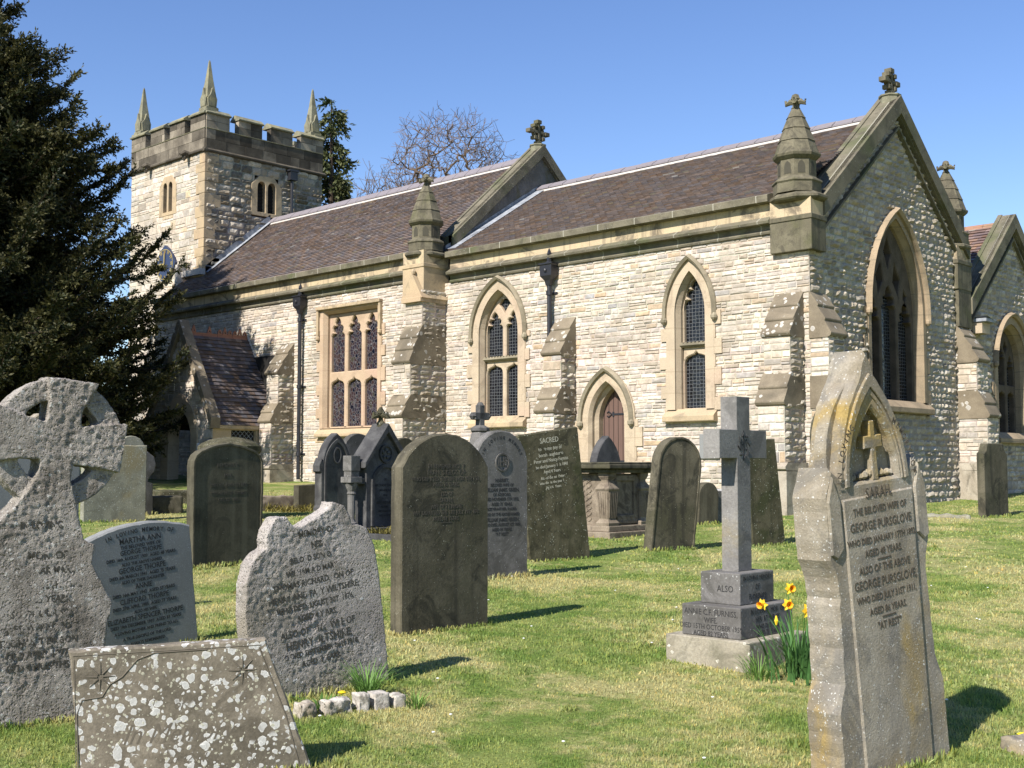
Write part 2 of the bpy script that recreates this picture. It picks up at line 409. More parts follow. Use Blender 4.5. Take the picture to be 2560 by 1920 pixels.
# ================================================================== THE CHURCH
church = empty('church', (0, 0, -.67), 'old limestone parish church with dark tiled roofs, battlemented tower and pointed windows', 'church')
def part(mb, name, mat, parent=None, label=None, **kw):
    o = mb.build(name, mat, parent or church, **kw)
    if label: o['label'] = label
    return o
rg = random.Random(7)
# window measures: centre, half width, sill, springing, apex
W2 = (-7.65, .60, 1.10, 2.95, 3.92); W3 = (-2.54, .35, 1.10, 2.95, 3.76); DR = (-4.60, .47, -.75, .95, 1.74)
EW = (3.35, 1.12, 1.30, 3.05, 4.92); NW = (9.20, .86, .78, 2.35, 3.32)
def ex(*ws):
    def f(z):
        r = []
        for (cx, w, z0, zs, za, m) in ws:
            if z0 - .08 < z < za + m * .9:
                k = hw(w + m, zs, za + m * 1.1, z); r.append((cx - k, cx + k))
        return r
    return f
# --- nave and chancel south wall
mb, mo = MB(), MB()
rubble(mb, mo, FS, -9.45, .012, -.95, 4.24, rg, PAL_S, ex((*W2, .14), (*W3, .14), (*DR, .2)))
part(mb, 'rubble_wall', M_rub); part(mo, 'mortar_bed', M_mort)
mb, mo = MB(), MB()
rubble(mb, mo, FS, -22.3, -9.45, -.9, 4.42, rg, PAL_S, lambda z: [(-13.98, -11.66)] if .86 < z < 4.0 else [])
part(mb, 'rubble_wall', M_rub); part(mo, 'mortar_bed', M_mort)
# --- chancel east gable wall and north chapel gable wall
S_G = .79
gl = lambda z: (0.0, 6.93) if z < 4.9 else ((z - 4.9) / S_G + .58, 6.93 - (z - 4.9) / S_G - .58)
mb, mo = MB(), MB()
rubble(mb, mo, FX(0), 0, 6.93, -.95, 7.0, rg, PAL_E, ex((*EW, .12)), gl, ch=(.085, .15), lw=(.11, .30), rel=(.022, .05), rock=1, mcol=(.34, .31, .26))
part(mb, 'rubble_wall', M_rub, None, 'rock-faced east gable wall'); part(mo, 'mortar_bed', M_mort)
gl2 = lambda z: (6.93, 11.9) if z < 3.6 else (7.2 + (z - 3.6) / .86, 11.52 - (z - 3.6) / .86)
mb, mo = MB(), MB()
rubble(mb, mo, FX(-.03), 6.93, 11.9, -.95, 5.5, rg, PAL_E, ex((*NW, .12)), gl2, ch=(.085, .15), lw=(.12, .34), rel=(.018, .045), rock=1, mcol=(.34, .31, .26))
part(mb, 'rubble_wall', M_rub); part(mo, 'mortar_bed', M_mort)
# hidden north side and solid core so no light leaks through
mb = MB()
mb.box(FS, -22.2, -.4, -1, 4.2, -6.93, -6.6); mb.box(FS, -21.9, -.4, 4.0, 4.15, -6.6, -.45); mb.box(FS, -8, -.4, -1, 3.6, -11.9, -11.6); mb.box(FS, -7.6, -.4, 3.3, 3.5, -11.7, -6.9)
mb.box(FS, -22.3, -22.1, -1, 4.3, -6.9, -.02); mb.box(FS, -8.1, -7.9, -1, 3.6, -11.7, -6.9)
part(mb, 'inner_wall', M_void)

# --- parapets: string course, frieze, coping
def parapet(x0, x1, dz):
    n = int((x1 - x0) / .9) + 1; us = [x0 + (x1 - x0) * i / n for i in range(n + 1)]
    m = MB(); m.sweep(FS, [(4.22 + dz, -.02), (4.235 + dz, .05), (4.268 + dz, .062), (4.288 + dz, .036), (4.33 + dz, .028), (4.395 + dz, .040), (4.41 + dz, .165), (4.455 + dz, .18), (4.47 + dz, .165), (4.545 + dz, .045), (4.545 + dz, -.02)], us)
    part(m, 'string_course', M_dark, bevel=0)
    m = MB(); u = x0
    while u < x1:
        L = min(rg.uniform(.75, 1.25), x1 - u); m.box(FS, u + .003, u + L - .003, 4.53 + dz, 4.79 + dz, -.1, .035 + rg.uniform(0, .006)); u += L
    part(m, 'frieze', M_frieze)
    m = MB(); m.sweep(FS, [(4.765 + dz, -.1), (4.785 + dz, .03), (4.792 + dz, .18), (4.80 + dz, .20), (4.915 + dz, .205), (4.93 + dz, .19), (4.975 + dz, .04), (4.975 + dz, -.1)], us)
    part(m, 'parapet_coping', M_dark)
parapet(-9.2, -.70, 0); parapet(-22.3, -10.12, .16)

# --- roofs
def roof(x0, x1, y0, z0, y1, z1, pal, tg=.098, seed=1, north=True, ridge=True, mat=M_tile, fil=True):
    r = random.Random(seed); sv = Vector((0, y1 - y0, z1 - z0)); S = sv.length; sv.normalize(); nv = Vector((1, 0, 0)).cross(sv)
    m = MB(); tiles(m, (x0, y0, z0), (1, 0, 0), sv, nv, x1 - x0, S, r, pal, gauge=tg)
    m.add([(x0, y0, z0 - .03), (x1, y0, z0 - .03), (x1, y1, z1 - .03), (x0, y1, z1 - .03)], [(0, 1, 2, 3)], (.05, .04, .04))
    if north:
        yn = 2 * y1 - y0; m.add([(x0, y1, z1), (x1, y1, z1), (x1, yn, z0), (x0, yn, z0)], [(0, 1, 2, 3)], (.14, .11, .10))
    o = part(m, 'roof', mat)
    if ridge:
        m = MB(); f = MB(); x = x0; tn = (z1 - z0) / (y1 - y0)
        w = .235
        while x < x1 - .05:
            L = min(.46, x1 - x); dz = rg.uniform(-.004, .006); zz = z1 + .085 + dz
            P = lambda X: [(X, y1 - w, zz - w * tn - .01), (X, y1 - w, zz - w * tn + .025), (X, y1 - .035, zz + .01), (X, y1 + .035, zz + .01), (X, y1 + w, zz - w * tn + .025)]
            m.strip(P(x + .009), P(x + L - .009)); m.add(P(x + .009), [(0, 1, 2, 3, 4)]); m.add(P(x + L - .009), [(0, 1, 2, 3, 4)])
            q = lambda X: [(X, y1 - w + .012, zz - w * tn), (X, y1 - .03, zz + .004), (X, y1 + .03, zz + .004), (X, y1 + w, zz - w * tn)]
            f.strip(q(x + L - .014), q(x + L + .014)); x += L
        if fil:
            f.strip([(x0, y1 - w - .022, z1 - (w + .022) * tn + .036), (x0, y1 - w + .004, z1 - w * tn + .062)], [(x1, y1 - w - .022, z1 - (w + .022) * tn + .036), (x1, y1 - w + .004, z1 - w * tn + .062)])
            f.strip([(x0, y1 - w - .026, z1 - (w + .026) * tn + .0), (x0, y1 - w - .022, z1 - (w + .022) * tn + .036)], [(x1, y1 - w - .026, z1 - (w + .026) * tn + .0), (x1, y1 - w - .022, z1 - (w + .022) * tn + .036)])
            f.build('mortar_fillet', M_lime, o)
        m.build('ridge_tiles', M_ridge if fil else M_tile, o)
    return o
r_ch = roof(-9.52, -.22, .06, 4.99, 3.46, 7.05, PAL_R, seed=3)
r_nv = roof(-22.2, -9.8, .06, 5.13, 3.46, 7.90, PAL_R, seed=4)
mb = MB()                                           # white lime mortar bed under the bottom tile row
for x0, x1, z in ((-9.3, -.6, 4.965), (-22.2, -10, 5.125)):
    mb.box(FS, x0, x1, z, z + .022, -.12, -.028)
part(mb, 'mortar_fillet', M_lime)

# --- gable copings, apex stones and crosses
def rake(m, X0, X1, p, q, th, lo=0.0):
    (y0, z0), (y1, z1) = p, q
    P = lambda X: [(X, y0, z0 - lo - th), (X, y0, z0 - lo), (X, y1, z1 - lo), (X, y1, z1 - lo - th)]
    A, B = P(X0), P(X1); m.add(A + B, [(0, 1, 2, 3), (4, 5, 6, 7), (0, 1, 5, 4), (1, 2, 6, 5), (2, 3, 7, 6), (3, 0, 4, 7)])
def gable_coping(X0, X1, ym, za, half, zb, th, lo, mat=M_dark):
    m = MB()
    for s in (-1, 1):
        rake(m, X0, X1, (ym + s * half, zb), (ym + s * .004, za), th)
        rake(m, X0 - .03, X0 + .07, (ym + s * half, zb + .03), (ym + s * .004, za + .03), .06)
        rake(m, X1 - .16, X1 - .06, (ym + s * half, zb), (ym + s * .004, za), th + .03)
        if lo: rake(m, X1 - .2, X1 - .06, (ym + s * (half - .12), zb + .12 * (za - zb) / half), (ym + s * .004, za), .055, lo)
    return part(m, 'gable_coping', mat)
gable_coping(-.30, .16, 3.46, 7.40, 3.14, 4.86, .36, .62)
gable_coping(-9.86, -9.42, 3.46, 8.20, 3.18, 5.42, .30, 0)
gable_coping(-.26, .13, 9.36, 5.92, 2.62, 3.66, .34, .56)
def cross_finial(c, zb, h, X, zblock):
    m = MB(); m.lathe((X, c, 0), [(.20, zblock - .12), (.20, zb - .05), (.225, zb - .03), (.225, zb), (.16, zb + .01)], 8, rot=R(22.5))
    o = part(m, 'apex_stone', M_pinn, bevel=.01)
    m = MB(); F = FR((X, c, zb), (0, 1, 0), (1, 0, 0)); s = h / 2; cz = s + .03
    arm = lambda a, b, w: [(a, cz - w), (b, cz - w), (b, cz + w), (a, cz + w)]
    ring = [(s * .66 * math.cos(t * math.pi / 10), cz + s * .66 * math.sin(t * math.pi / 10)) for t in range(20)]
    hole = [(s * .52 * math.cos(t * math.pi / 10), cz + s * .52 * math.sin(t * math.pi / 10)) for t in range(20)]
    m.plate(F, ring, -.05, .05, [hole])
    m.box(F, -.038, .038, 0, h, -.06, .06); m.box(F, -s * .98, s * .98, cz - .038, cz + .038, -.057, .057)
    for (a, b) in ((0, h), (s, cz), (-s, cz), (0, .05)): m.box(F, a - .08, a + .08, b - .05, b + .05, -.075, .075)
    for sx in (-1, 1):
        for sz in (-1, 1): m.box(F, sx * s * .52 - .045, sx * s * .52 + .045, cz + sz * s * .52 - .045, cz + sz * s * .52 + .045, -.08, .08)
    m.build('gable_cross', M_spire, o, bevel=.012)
cross_finial(3.46, 7.44, .50, -.08, 7.2); cross_finial(3.46, 8.22, .60, -9.64, 8.0)
# nave gable's east face above the chancel roof, lead flashings
mb = MB(); mb.plate(FX(-9.62), [(.1, 4.9), (6.8, 4.9), (6.6, 5.3), (3.46, 8.0), (.28, 5.2)], -.1, .1)
part(mb, 'gable_wall', M_slate)  # gable stone toned dark: stain and shade both put into the colour
mb = MB(); k = 2.06 / 3.4
def flash(m, X, y0, z0, y1, z1, w, up):
    n = 14
    for i in range(n):
        a, b = i / n, (i + 1) / n
        ya, yb = y0 + (y1 - y0) * a, y0 + (y1 - y0) * b; za, zb = z0 + (z1 - z0) * a, z0 + (z1 - z0) * b
        e = rg.uniform(-.012, .012)
        m.add([(X + w, ya, za), (X + w, yb, zb), (X, yb, zb + .02), (X, ya, za + .02), (X, ya + .0, za + up + e), (X, yb, zb + up + e)], [(0, 1, 2, 3), (3, 2, 5, 4)])
flash(mb, -9.51, .12, 5.06, 3.3, 7.0, .30, .10)
part(mb, 'flashing', M_lead); mb = MB(); flash(mb, -21.08, .95, 5.92, 3.3, 7.86, .14, .22)
part(mb, 'flashing', M_lead)
mb = MB(); mb.box(FS, -22.1, -21.05, 5.86, 6.04, -.93, -.74); mb.box(FS, -22.25, -22.1, 5.5, 6.25, -.92, -.60)
part(mb, 'flashing', M_lime, None, 'white mortar flashing at the tower foot')
# slope of the north chapel roof (ridge runs west)
mb = MB(); sv = Vector((0, 2.46, 2.0)); S = sv.length; sv.normalize()
tiles(mb, (-5, 6.90, 3.72), (1, 0, 0), sv, Vector((1, 0, 0)).cross(sv), 4.8, S, rg, PAL_R3, tw=.18, gauge=.13)
mb.add([(-5, 6.9, 3.69), (-.2, 6.9, 3.69), (-.2, 9.36, 5.69), (-5, 9.36, 5.69), (-5, 11.8, 3.69), (-.2, 11.8, 3.69)], [(0, 1, 2, 3), (3, 2, 5, 4)], (.1, .07, .06))
for i in range(11): mb.sweep(FR((0, 0, 0), (1, 0, 0), (0, -1, 0)), [(5.58, -9.22), (5.76, -9.33), (5.78, -9.36), (5.76, -9.39), (5.58, -9.5)], [-5 + i * .437, -5 + i * .437 + .43], pick(rg, [((.25, .15, .115), 1), ((.30, .20, .15), 1)]))
part(mb, 'roof', M_tile, None, 'reddish tiled roof of the north chapel')
mb = MB(); mb.box(FX(0), 7.0, 7.42, 2.92, 3.16, 0, .22); part(mb, 'corbel', M_dress)
mb = MB(); mb.add([(.02, 6.95, 3.27), (.02, 7.5, 3.20), (.34, 7.55, 3.18), (.34, 6.98, 3.30)], [(0, 1, 2, 3)]); mb.box(FX(0), 6.96, 7.5, 3.17, 3.24, .0, .33); part(mb, 'flashing', M_lead)

# --- plinths
mb = MB()
mb.sweep(FS, [(-1.1, .13), (-.60, .13), (-.55, .09), (-.46, .085), (-.40, .0)], [-9.3, -5.45, -.1]); mb.sweep(FS, [(-1.1, .14), (-.5, .14), (-.42, .0)], [-22, -15, -9.9])
mb.sweep(FX(0), [(-1.1, .12), (-.75, .12), (-.70, .0)], [.5, 3, 6.0])
part(mb, 'plinth', stone_mat('grey_plinth', (.36, .36, .35), (.28, .28, .27), None, 3, dark=((.14, .14, .12), .5)))

# --- buttresses
M_plin = stone_mat('grey_brown_plinth', (.36, .31, .24), (.45, .40, .32), (.22, .19, .14), 3, dark=((.10, .09, .07), .6), bump=.3)
def buttress(kind, a, b, p1, z1, z1t, p2, z2, z2t, p3=0.0, pl=True, slabs=(2, 3), zb=-1.0):
    """kind S: a..b in x, stands out to -y;  kind E: a..b in y, stands out to +x"""
    if kind == 'S':
        FF = FS; fr = lambda p: FY(-p); side = FX(b); su = lambda p0, p1_: (-p1_, -p0)
    else:
        FF = FX(0); fr = lambda p: FX(p); side = FY(a); su = lambda p0, p1_: (p0, p1_)
    m, mo = MB(), MB()
    rk = 0 if kind == 'S' else 0
    for (p, zl, zh) in ((p1, zb, z1), (p2, z1 - .05, z2)):
        rubble(m, mo, fr(p), a, b, zl, zh, rg, PAL_S if kind == 'S' else PAL_E, ch=(.09, .15), rel=(.006, .02) if kind == 'S' else (.02, .04), rock=0 if kind == 'S' else 1)
        s0, s1 = su(0, p)
        rubble(m, mo, side, s0, s1, zl, zh, rg, PAL_E if kind == 'S' else PAL_S, ch=(.085, .14), lw=(.12, .34), rel=(.016, .04) if kind == 'S' else (.006, .018), rock=1 if kind == 'S' else 0, mcol=(.36, .32, .27))  # east faces take the shade-toned palette, south faces the plain one
        mo.box(FF, a + .004, b - .004, zl, zh, -.02, p - .004, (.4, .35, .29))
    if p3:
        rubble(m, mo, fr(p3), a, b, z2, z2t + .8, rg, PAL_S); s0, s1 = su(0, p3); rubble(m, mo, side, s0, s1, z2, z2t + .8, rg, PAL_E, rel=(.015, .035), rock=1); mo.box(FF, a + .004, b - .004, z2, z2t + .8, -.02, p3 - .004)
    o = part(m, 'buttress', M_rub); mo.build('mortar_bed', M_mort, o)
    for (pa, za, pb, zt, n) in ((p1, z1, p2, z1t, slabs[0]), (p2, z2, p3, z2t, slabs[1])):
        w = MB(); da, dz = pb - pa - .05, zt - za
        for i in range(n):
            f0, f1 = i / n, (i + 1) / n; d0, d1 = pa + .06 + da * f0, pa + .05 + da * f1; v0, v1 = za + dz * f0, za + dz * f1
            e = .025 if i else .0
            prof = [(v0 - .07, -.01), (v0 - .07, d0 - .07), (v0 - .045, d0 + e - .02), (v0 - .01, d0 + e), (v0 + .012, d0 + e), (v1 + .0, d1), (v1, -.01)]
            w.sweep(FF, prof, [a - .028 + .004 * i, b + .028 - .004 * i])
        w.build('weathering', M_weath, o)
    if pl:
        q = MB(); zp = .03
        q.box(FF, a - .06, b + .06, -1.1, zp - .10, -.01, p1 + .07)
        q.sweep(FF, [(zp - .10, -.01), (zp - .085, p1 + .07), (zp - .06, p1 + .10), (zp - .02, p1 + .10), (zp + .05, p1 + .01), (zp + .05, -.01)], [a - .06, b + .06])
        q.build('plinth', M_plin, o)
    return o
buttress('S', -15.72, -15.20, .69, 1.20, 1.68, .49, 2.47, 3.27)
b2 = buttress('S', -9.93, -9.36, 1.31, 1.16, 1.62, 1.09, 2.38, 3.22, .74, slabs=(2, 3))
buttress('S', -5.93, -5.44, .68, 1.16, 1.66, .46, 2.36, 3.13)
buttress('S', -.66, -.13, .68, 1.13, 1.66, .46, 2.35, 3.13)
buttress('E', .008, .56, .50, 1.10, 1.60, .36, 2.34, 3.12)
buttress('E', 6.12, 6.68, .64, 1.09, 1.62, .44, 2.28, 3.06)
# gableted top of the big buttress at the nave corner
mb = MB(); cu = -9.645
mb.plate(FY(-.70), [(cu - .36, 3.83), (cu + .36, 3.83), (cu, 4.42)], -.75, .12)
mb.box(FS, cu - .33, cu + .33, 3.74, 3.85, -.01, .84)
mb.lathe((cu, -.76, 4.40), [(.05, 0), (.06, .06), (.02, .12)], 6)
part(mb, 'gablet', M_ash, b2, bevel=.008)
# --- turret blocks and octagonal pinnacles
def pinnacle(cx, cy, hx, hy, zm, zlow, dz, lower=None):
    m = MB()
    o = None
    m.box(FS, cx - hx, cx + hx, zlow, zm - .36, -(cy + hy), -(cy - hy)); m.box(FS, cx - hx - .02, cx + hx + .02, zm - .37, zm - .28, -(cy + hy + .02), -(cy - hy - .02))
    o = part(m, 'pinnacle', lower or M_spire, bevel=.012)
    m = MB(); m.box(FS, cx - hx + .008, cx + hx - .008, zm - .28, zm + .02, -(cy + hy - .008), -(cy - hy + .008)); m.build('die_block', M_frieze, o)
    m = MB(); m.lathe((cx, cy, dz), [(.43, 4.735), (.50, 4.76), (.535, 4.79), (.535, 4.83), (.48, 4.87), (.42, 4.90)], 8, rot=R(22.5), sx=hx / .40, sy=max(hy, .34) / .40)
    m.lathe((cx, cy, dz), [(.43, 4.90), (.43, 5.07), (.455, 5.10), (.445, 5.13), (.355, 5.18), (.345, 5.20), (.345, 5.50), (.37, 5.515), (.42, 5.56), (.435, 5.60), (.43, 5.625),
                            (.40, 5.64), (.325, 5.86), (.342, 5.862), (.325, 5.885), (.245, 6.09), (.262, 6.092), (.245, 6.115), (.165, 6.30), (.18, 6.302), (.16, 6.325), (.085, 6.47), (.07, 6.48)], 8, rot=R(22.5))
    m.build('spire', M_spire, o)
    m = MB()
    for i in range(8):
        a = R(45 * i); Fq = FR((cx + .32 * math.cos(a), cy + .32 * math.sin(a), dz), (-math.sin(a), math.cos(a), 0), (math.cos(a), math.sin(a), 0))
        m.plate(Fq, [(-.065, 5.24), (.065, 5.24)] + arch(0, .065, 5.36, 5.47, 3), -.02, .004)
    m.build('niche', plain_mat('niche_shadow_stone', (.06, .055, .04), .95), o)  # flat dark plates: the niches' shade is put into their colour
    m = MB(); m.lathe((cx, cy, dz), [(.06, 6.46), (.085, 6.49), (.06, 6.52), (.05, 6.60), (.09, 6.66), (.06, 6.74), (.02, 6.76)], 8)
    for i in range(4):
        a = R(90 * i + 20); d = Vector((math.cos(a), math.sin(a), 0)); c = Vector((cx, cy, dz + 6.60))
        m.tube([c, c + d * .10 + Vector((0, 0, .015)), c + d * .17 + Vector((0, 0, -.02)), c + d * .18 + Vector((0, 0, .05))], [.05, .055, .045, .02], 6)
    m.build('finial', M_spire, o)
    return o
pinnacle(-.29, .14, .42, .26, 4.76, 3.84, 0)
pinnacle(-9.75, -.28, .36, .40, 4.93, 3.86, .07, M_ash)
pinnacle(-.25, 6.42, .36, .36, 4.72, 3.80, -.06)
mb = MB(); mb.box(FX(0), 6.1, 6.74, 3.0, 4.3, 0, .10); part(mb, 'turret_block', M_spire)

# --- windows and door
def frame_window(F, W, hood, mats, mull, heads_hi, tr=None, extra=(), quoin=.2, dep=.25, hoodz=None, glass=M_glS, sillw=.24, td=.16, seed=1, jamb=.05, tmat=None):
    """pointed window: dressed surround with in-and-out jamb blocks, hood mould, tracery plate pierced by lights, glass"""
    cx, w, z0, zs, za = W; r = random.Random(seed)
    m = MB(); ow = w + quoin
    A0 = arch(cx, ow, zs, za + quoin * 1.15); A1 = arch(cx, w, zs, za); A2 = arch(cx, w - jamb, zs, za - jamb * 1.3)
    pl = lambda A, k: [(cx + k, z0)] + A + [(cx - k, z0)]
    O, I, J = pl(A0, ow), pl(A1, w), pl(A2, w - jamb)
    f = lambda L, d: [F(u, v, d) for u, v in L]
    m.strip(f(O, -.03), f(O, .045)); m.strip(f(O, .045), f(I, .045)); m.strip(f(I, .045), f(I, .01)); m.strip(f(I, .01), f(J, -.10)); m.strip(f(J, -.10), f(J, -dep - .05))
    z = z0 - .03; i = 0
    while z < zs - .05:                      # alternate long and short jamb stones
        h = r.uniform(.22, .34)
        h = min(h, zs - z)
        for s in (-1, 1):
            ext = (.13 if (i + (s > 0)) % 2 else .0) + r.uniform(0, .05)
            a, b = sorted((cx + s * (ow - .01), cx + s * (ow + ext)))
            if b - a > .02: m.box(F, a, b, z + .004, z + h - .004, -.02, .035 + r.uniform(0, .008))
        z += h; i += 1
    o = part(m, 'window', mats[0])
    # hood mould
    hz = hoodz if hoodz is not None else zs
    def hood_line(k, kt): return [(cx + ow + k, hz)] + arch(cx, ow + k, zs, za + quoin * 1.15 + kt) + [(cx - ow - k, hz)]
    h0, h1 = hood_line(-.015, -.01), hood_line(.055, .09)
    m = MB(); m.strip(f(h0, .03), f(h0, .10)); m.strip(f(h0, .10), f(inter(h0, h1, .6), .145)); m.strip(f(inter(h0, h1, .6), .145), f(h1, .05)); m.strip(f(h1, .05), f(h1, -.02))
    for s in (-1, 1):
        c = F(cx + s * (ow + .03), hz - .03, .08); m.lathe(c, [(.03, -.07), (.062, -.03), (.066, .02), (.04, .07)], 7)
    m.build('hood_mould', mats[1], o)
    # sill
    m = MB(); m.sweep(F, [(z0 - .24, -.05), (z0 - .24, .13), (z0 - .22, .145), (z0 - .13, .145), (z0 + .01, -.02), (z0 + .03, -dep - .05), (z0 - .1, -dep - .05)], [cx - w - sillw, cx + w + sillw]); m.build('sill', mats[0] if mats[2] is None else mats[2], o, bevel=.006)
    # tracery
    P = [(cx - w + jamb, z0), (cx + w - jamb, z0)] + A2
    m = MB(); m.plate(F, P, -dep, -td, heads_hi + (tr or []) + list(extra), ch=.02, back=False); m.build('tracery', tmat or mats[0], o)
    m = MB(); m.cap(F, [P], -dep + .005); m.build('pane', glass, o)
    return o
def inter(a, b, t): return [(p[0] + (q[0] - p[0]) * t, p[1] + (q[1] - p[1]) * t) for p, q in zip(a, b)]
def tre(cx, w, z0, zt, k=1.0):
    """light with a cusped trefoil head"""
    h = min(1.75 * w * k, zt - z0 - .1); q = h / 1.75; b = zt - h
    R_ = [(1, 0), (1, .3), (.86, .45), (.52, .52), (.76, .68), (.8, .92), (.66, 1.06), (.34, 1.1), (.42, 1.32), (.27, 1.56), (0, 1.75)]
    rt = [(cx + x * w, b + y * q) for x, y in R_]
    return [(cx - w, z0), (cx + w, z0)] + rt + [(2 * cx - x, z) for x, z in reversed(rt[:-1])]
def ogee(cx, w, z0, zt):
    R_ = [(1, 0), (.97, .28), (.82, .5), (.5, .62), (.2, .70), (0, .9)]; b = zt - .9 * w
    rt = [(cx + x * w, b + y * w) for x, y in R_]
    return [(cx - w, z0), (cx + w, z0)] + rt + [(2 * cx - x, z) for x, z in reversed(rt[:-1])]
def dag(cx, cz, w, h, tilt=0):
    pts = [(0, h), (w * .55, h * .45), (w, 0), (w * .45, -h * .45), (0, -h), (-w * .45, -h * .45), (-w, 0), (-w * .55, h * .45)]
    c, s = math.cos(R(tilt)), math.sin(R(tilt)); return [(cx + x * c - y * s, cz + x * s + y * c) for x, y in pts]
M_hood = stone_mat('brown_hood_mould', (.27, .235, .165), (.36, .31, .22), (.20, .175, .125), 3, bump=.25)
DM = (M_dress, M_hood, M_ash); M_etr = stone_mat('shade_toned_east_tracery', (.085, .068, .05), (.125, .10, .075), None, 4, bump=.2)  # east tracery stone darkened: the recess shade is put into its colour
c = W2[0]
frame_window(FS, W2, None, DM, 1, [tre(c - .295, .235, 2.42, 3.45), tre(c + .295, .235, 2.42, 3.45)], [ogee(c - .295, .235, 1.13, 2.28), ogee(c + .295, .235, 1.13, 2.28)], [dag(c, 3.62, .17, .21)], hoodz=2.86, seed=2)
c = W3[0]
frame_window(FS, W3, None, DM, 0, [tre(c, .275, 2.38, 3.64, 1.2)], [ogee(c, .275, 1.13, 2.22)], hoodz=2.86, seed=3)
c = EW[0]
M_ewin = stone_mat('darker_east_window_stone', (.31, .24, .16), (.37, .285, .19), (.25, .20, .135), 2, dark=((.14, .11, .08), .5), bump=.25, joint=(2, .42, (.2, .16, .11)))  # darker, browner tones than the south window dressings
frame_window(FX(0), EW, None, (M_ewin, M_ewin, M_ewin), 2, [tre(c + k * .70, .30, 1.33, 3.30 + (.28 if k == 0 else 0)) for k in (-1, 0, 1)], None,
             [dag(c - .36, 3.72, .16, .36, -12), dag(c + .36, 3.72, .16, .36, 12), dag(c, 4.25, .17, .34), dag(c - .72, 3.42, .09, .16, -20), dag(c + .72, 3.42, .09, .16, 20)], glass=M_glE, hoodz=2.98, seed=5, dep=.30, td=.15, quoin=.12, tmat=M_etr)
c = NW[0]
frame_window(FX(-.03), NW, None, (M_ewin, M_ewin, M_ewin), 2, [tre(c + k * .54, .20, 1.92, 2.62 + (.2 if k == 0 else 0)) for k in (-1, 0, 1)], [ogee(c + k * .54, .20, .82, 1.78) for k in (-1, 0, 1)],
             [dag(c - .27, 2.80, .12, .2, -10), dag(c + .27, 2.80, .12, .2, 10), dag(c, 3.05, .1, .14)], glass=M_glE, seed=6, dep=.36, td=.22, quoin=.16, sillw=.2, tmat=M_etr)
for cx_, w_, zt in ((W2[0], .56, 2.40), (W3[0], .31, 2.35)):
    m = MB(); m.sweep(FS, [(zt - .05, -.2), (zt - .05, -.11), (zt - .01, -.06), (zt + .02, -.06), (zt + .05, -.14), (zt + .05, -.2)], [cx_ - w_, cx_ + w_])
    for k in range(int(w_ * 2 / .09)): m.box(FS, cx_ - w_ + .03 + k * .09, cx_ - w_ + .075 + k * .09, zt + .018, zt + .05, -.13, -.062)
    part(m, 'transom', M_hood)
# square-headed nave window of three stained lights
M_warm = stone_mat('orange_sandstone', (.51, .385, .265), (.44, .325, .22), (.48, .335, .245), 1.5, dark=((.26, .19, .13), .4), bump=.2, joint=(2, .45, (.36, .26, .18)))
m = MB(); x0, x1, z0, z1 = -13.86, -11.80, .98, 3.93; f = lambda L, d: [FS(u, v, d) for u, v in L]
rect = lambda e: [(x0 - e, z0 - (0 if e > 0 else e)), (x1 + e, z0 - (0 if e > 0 else e)), (x1 + e, z1 + e), (x0 - e, z1 + e)]
m.strip(f(rect(.17), -.02), f(rect(.17), .045), True); m.strip(f(rect(.17), .045), f(rect(.05), .045), True); m.strip(f(rect(.05), .045), f(rect(-.02), -.06), True); m.strip(f(rect(-.02), -.06), f(rect(-.02), -.3), True)
z = z0; i = 0
while z < z1 - .1:
    h = min(rg.uniform(.24, .36), z1 - z)
    for s, e in ((-1, x0 - .16), (1, x1 + .16)):
        k = (.15 if (i + (s > 0)) % 2 else 0) + rg.uniform(0, .05); a, b = sorted((e, e + s * k))
        if b - a > .02: m.box(FS, a, b, z + .004, z + h - .004, -.02, .04)
    z += h; i += 1
wn = part(m, 'window', M_warm)
m = MB(); lights = []
for cx_ in (-13.50, -12.83, -12.16): lights += [tre(cx_, .265, 2.42, 3.82, 1.25), ogee(cx_, .265, 1.0, 2.25)]
m.plate(FS, rect(-.02), -.2, -.11, lights, ch=.025, back=False); m.build('tracery', M_warm, wn)
m = MB(); m.cap(FS, [rect(-.02)], -.195); m.build('pane', M_glSt, wn)
m = MB(); m.box(FS, -14.14, -11.60, 4.02, 4.10, -.01, .13); m.box(FS, -14.14, -14.06, 3.36, 4.02, -.01, .10); m.box(FS, -11.68, -11.60, 3.36, 4.02, -.01, .10)
for u in (-14.10, -11.64): m.lathe(FS(u, 3.30, .07), [(.02, -.07), (.06, -.03), (.06, .03), (.03, .07)], 7)
m.build('hood_mould', M_ash, wn, bevel=.012)
m = MB(); m.sweep(FS, [(.76, -.05), (.76, .13), (.78, .145), (.84, .145), (1.0, -.02), (1.01, -.2), (.9, -.2)], [-14.12, -11.62]); m.build('sill', M_ash, wn, bevel=.006)
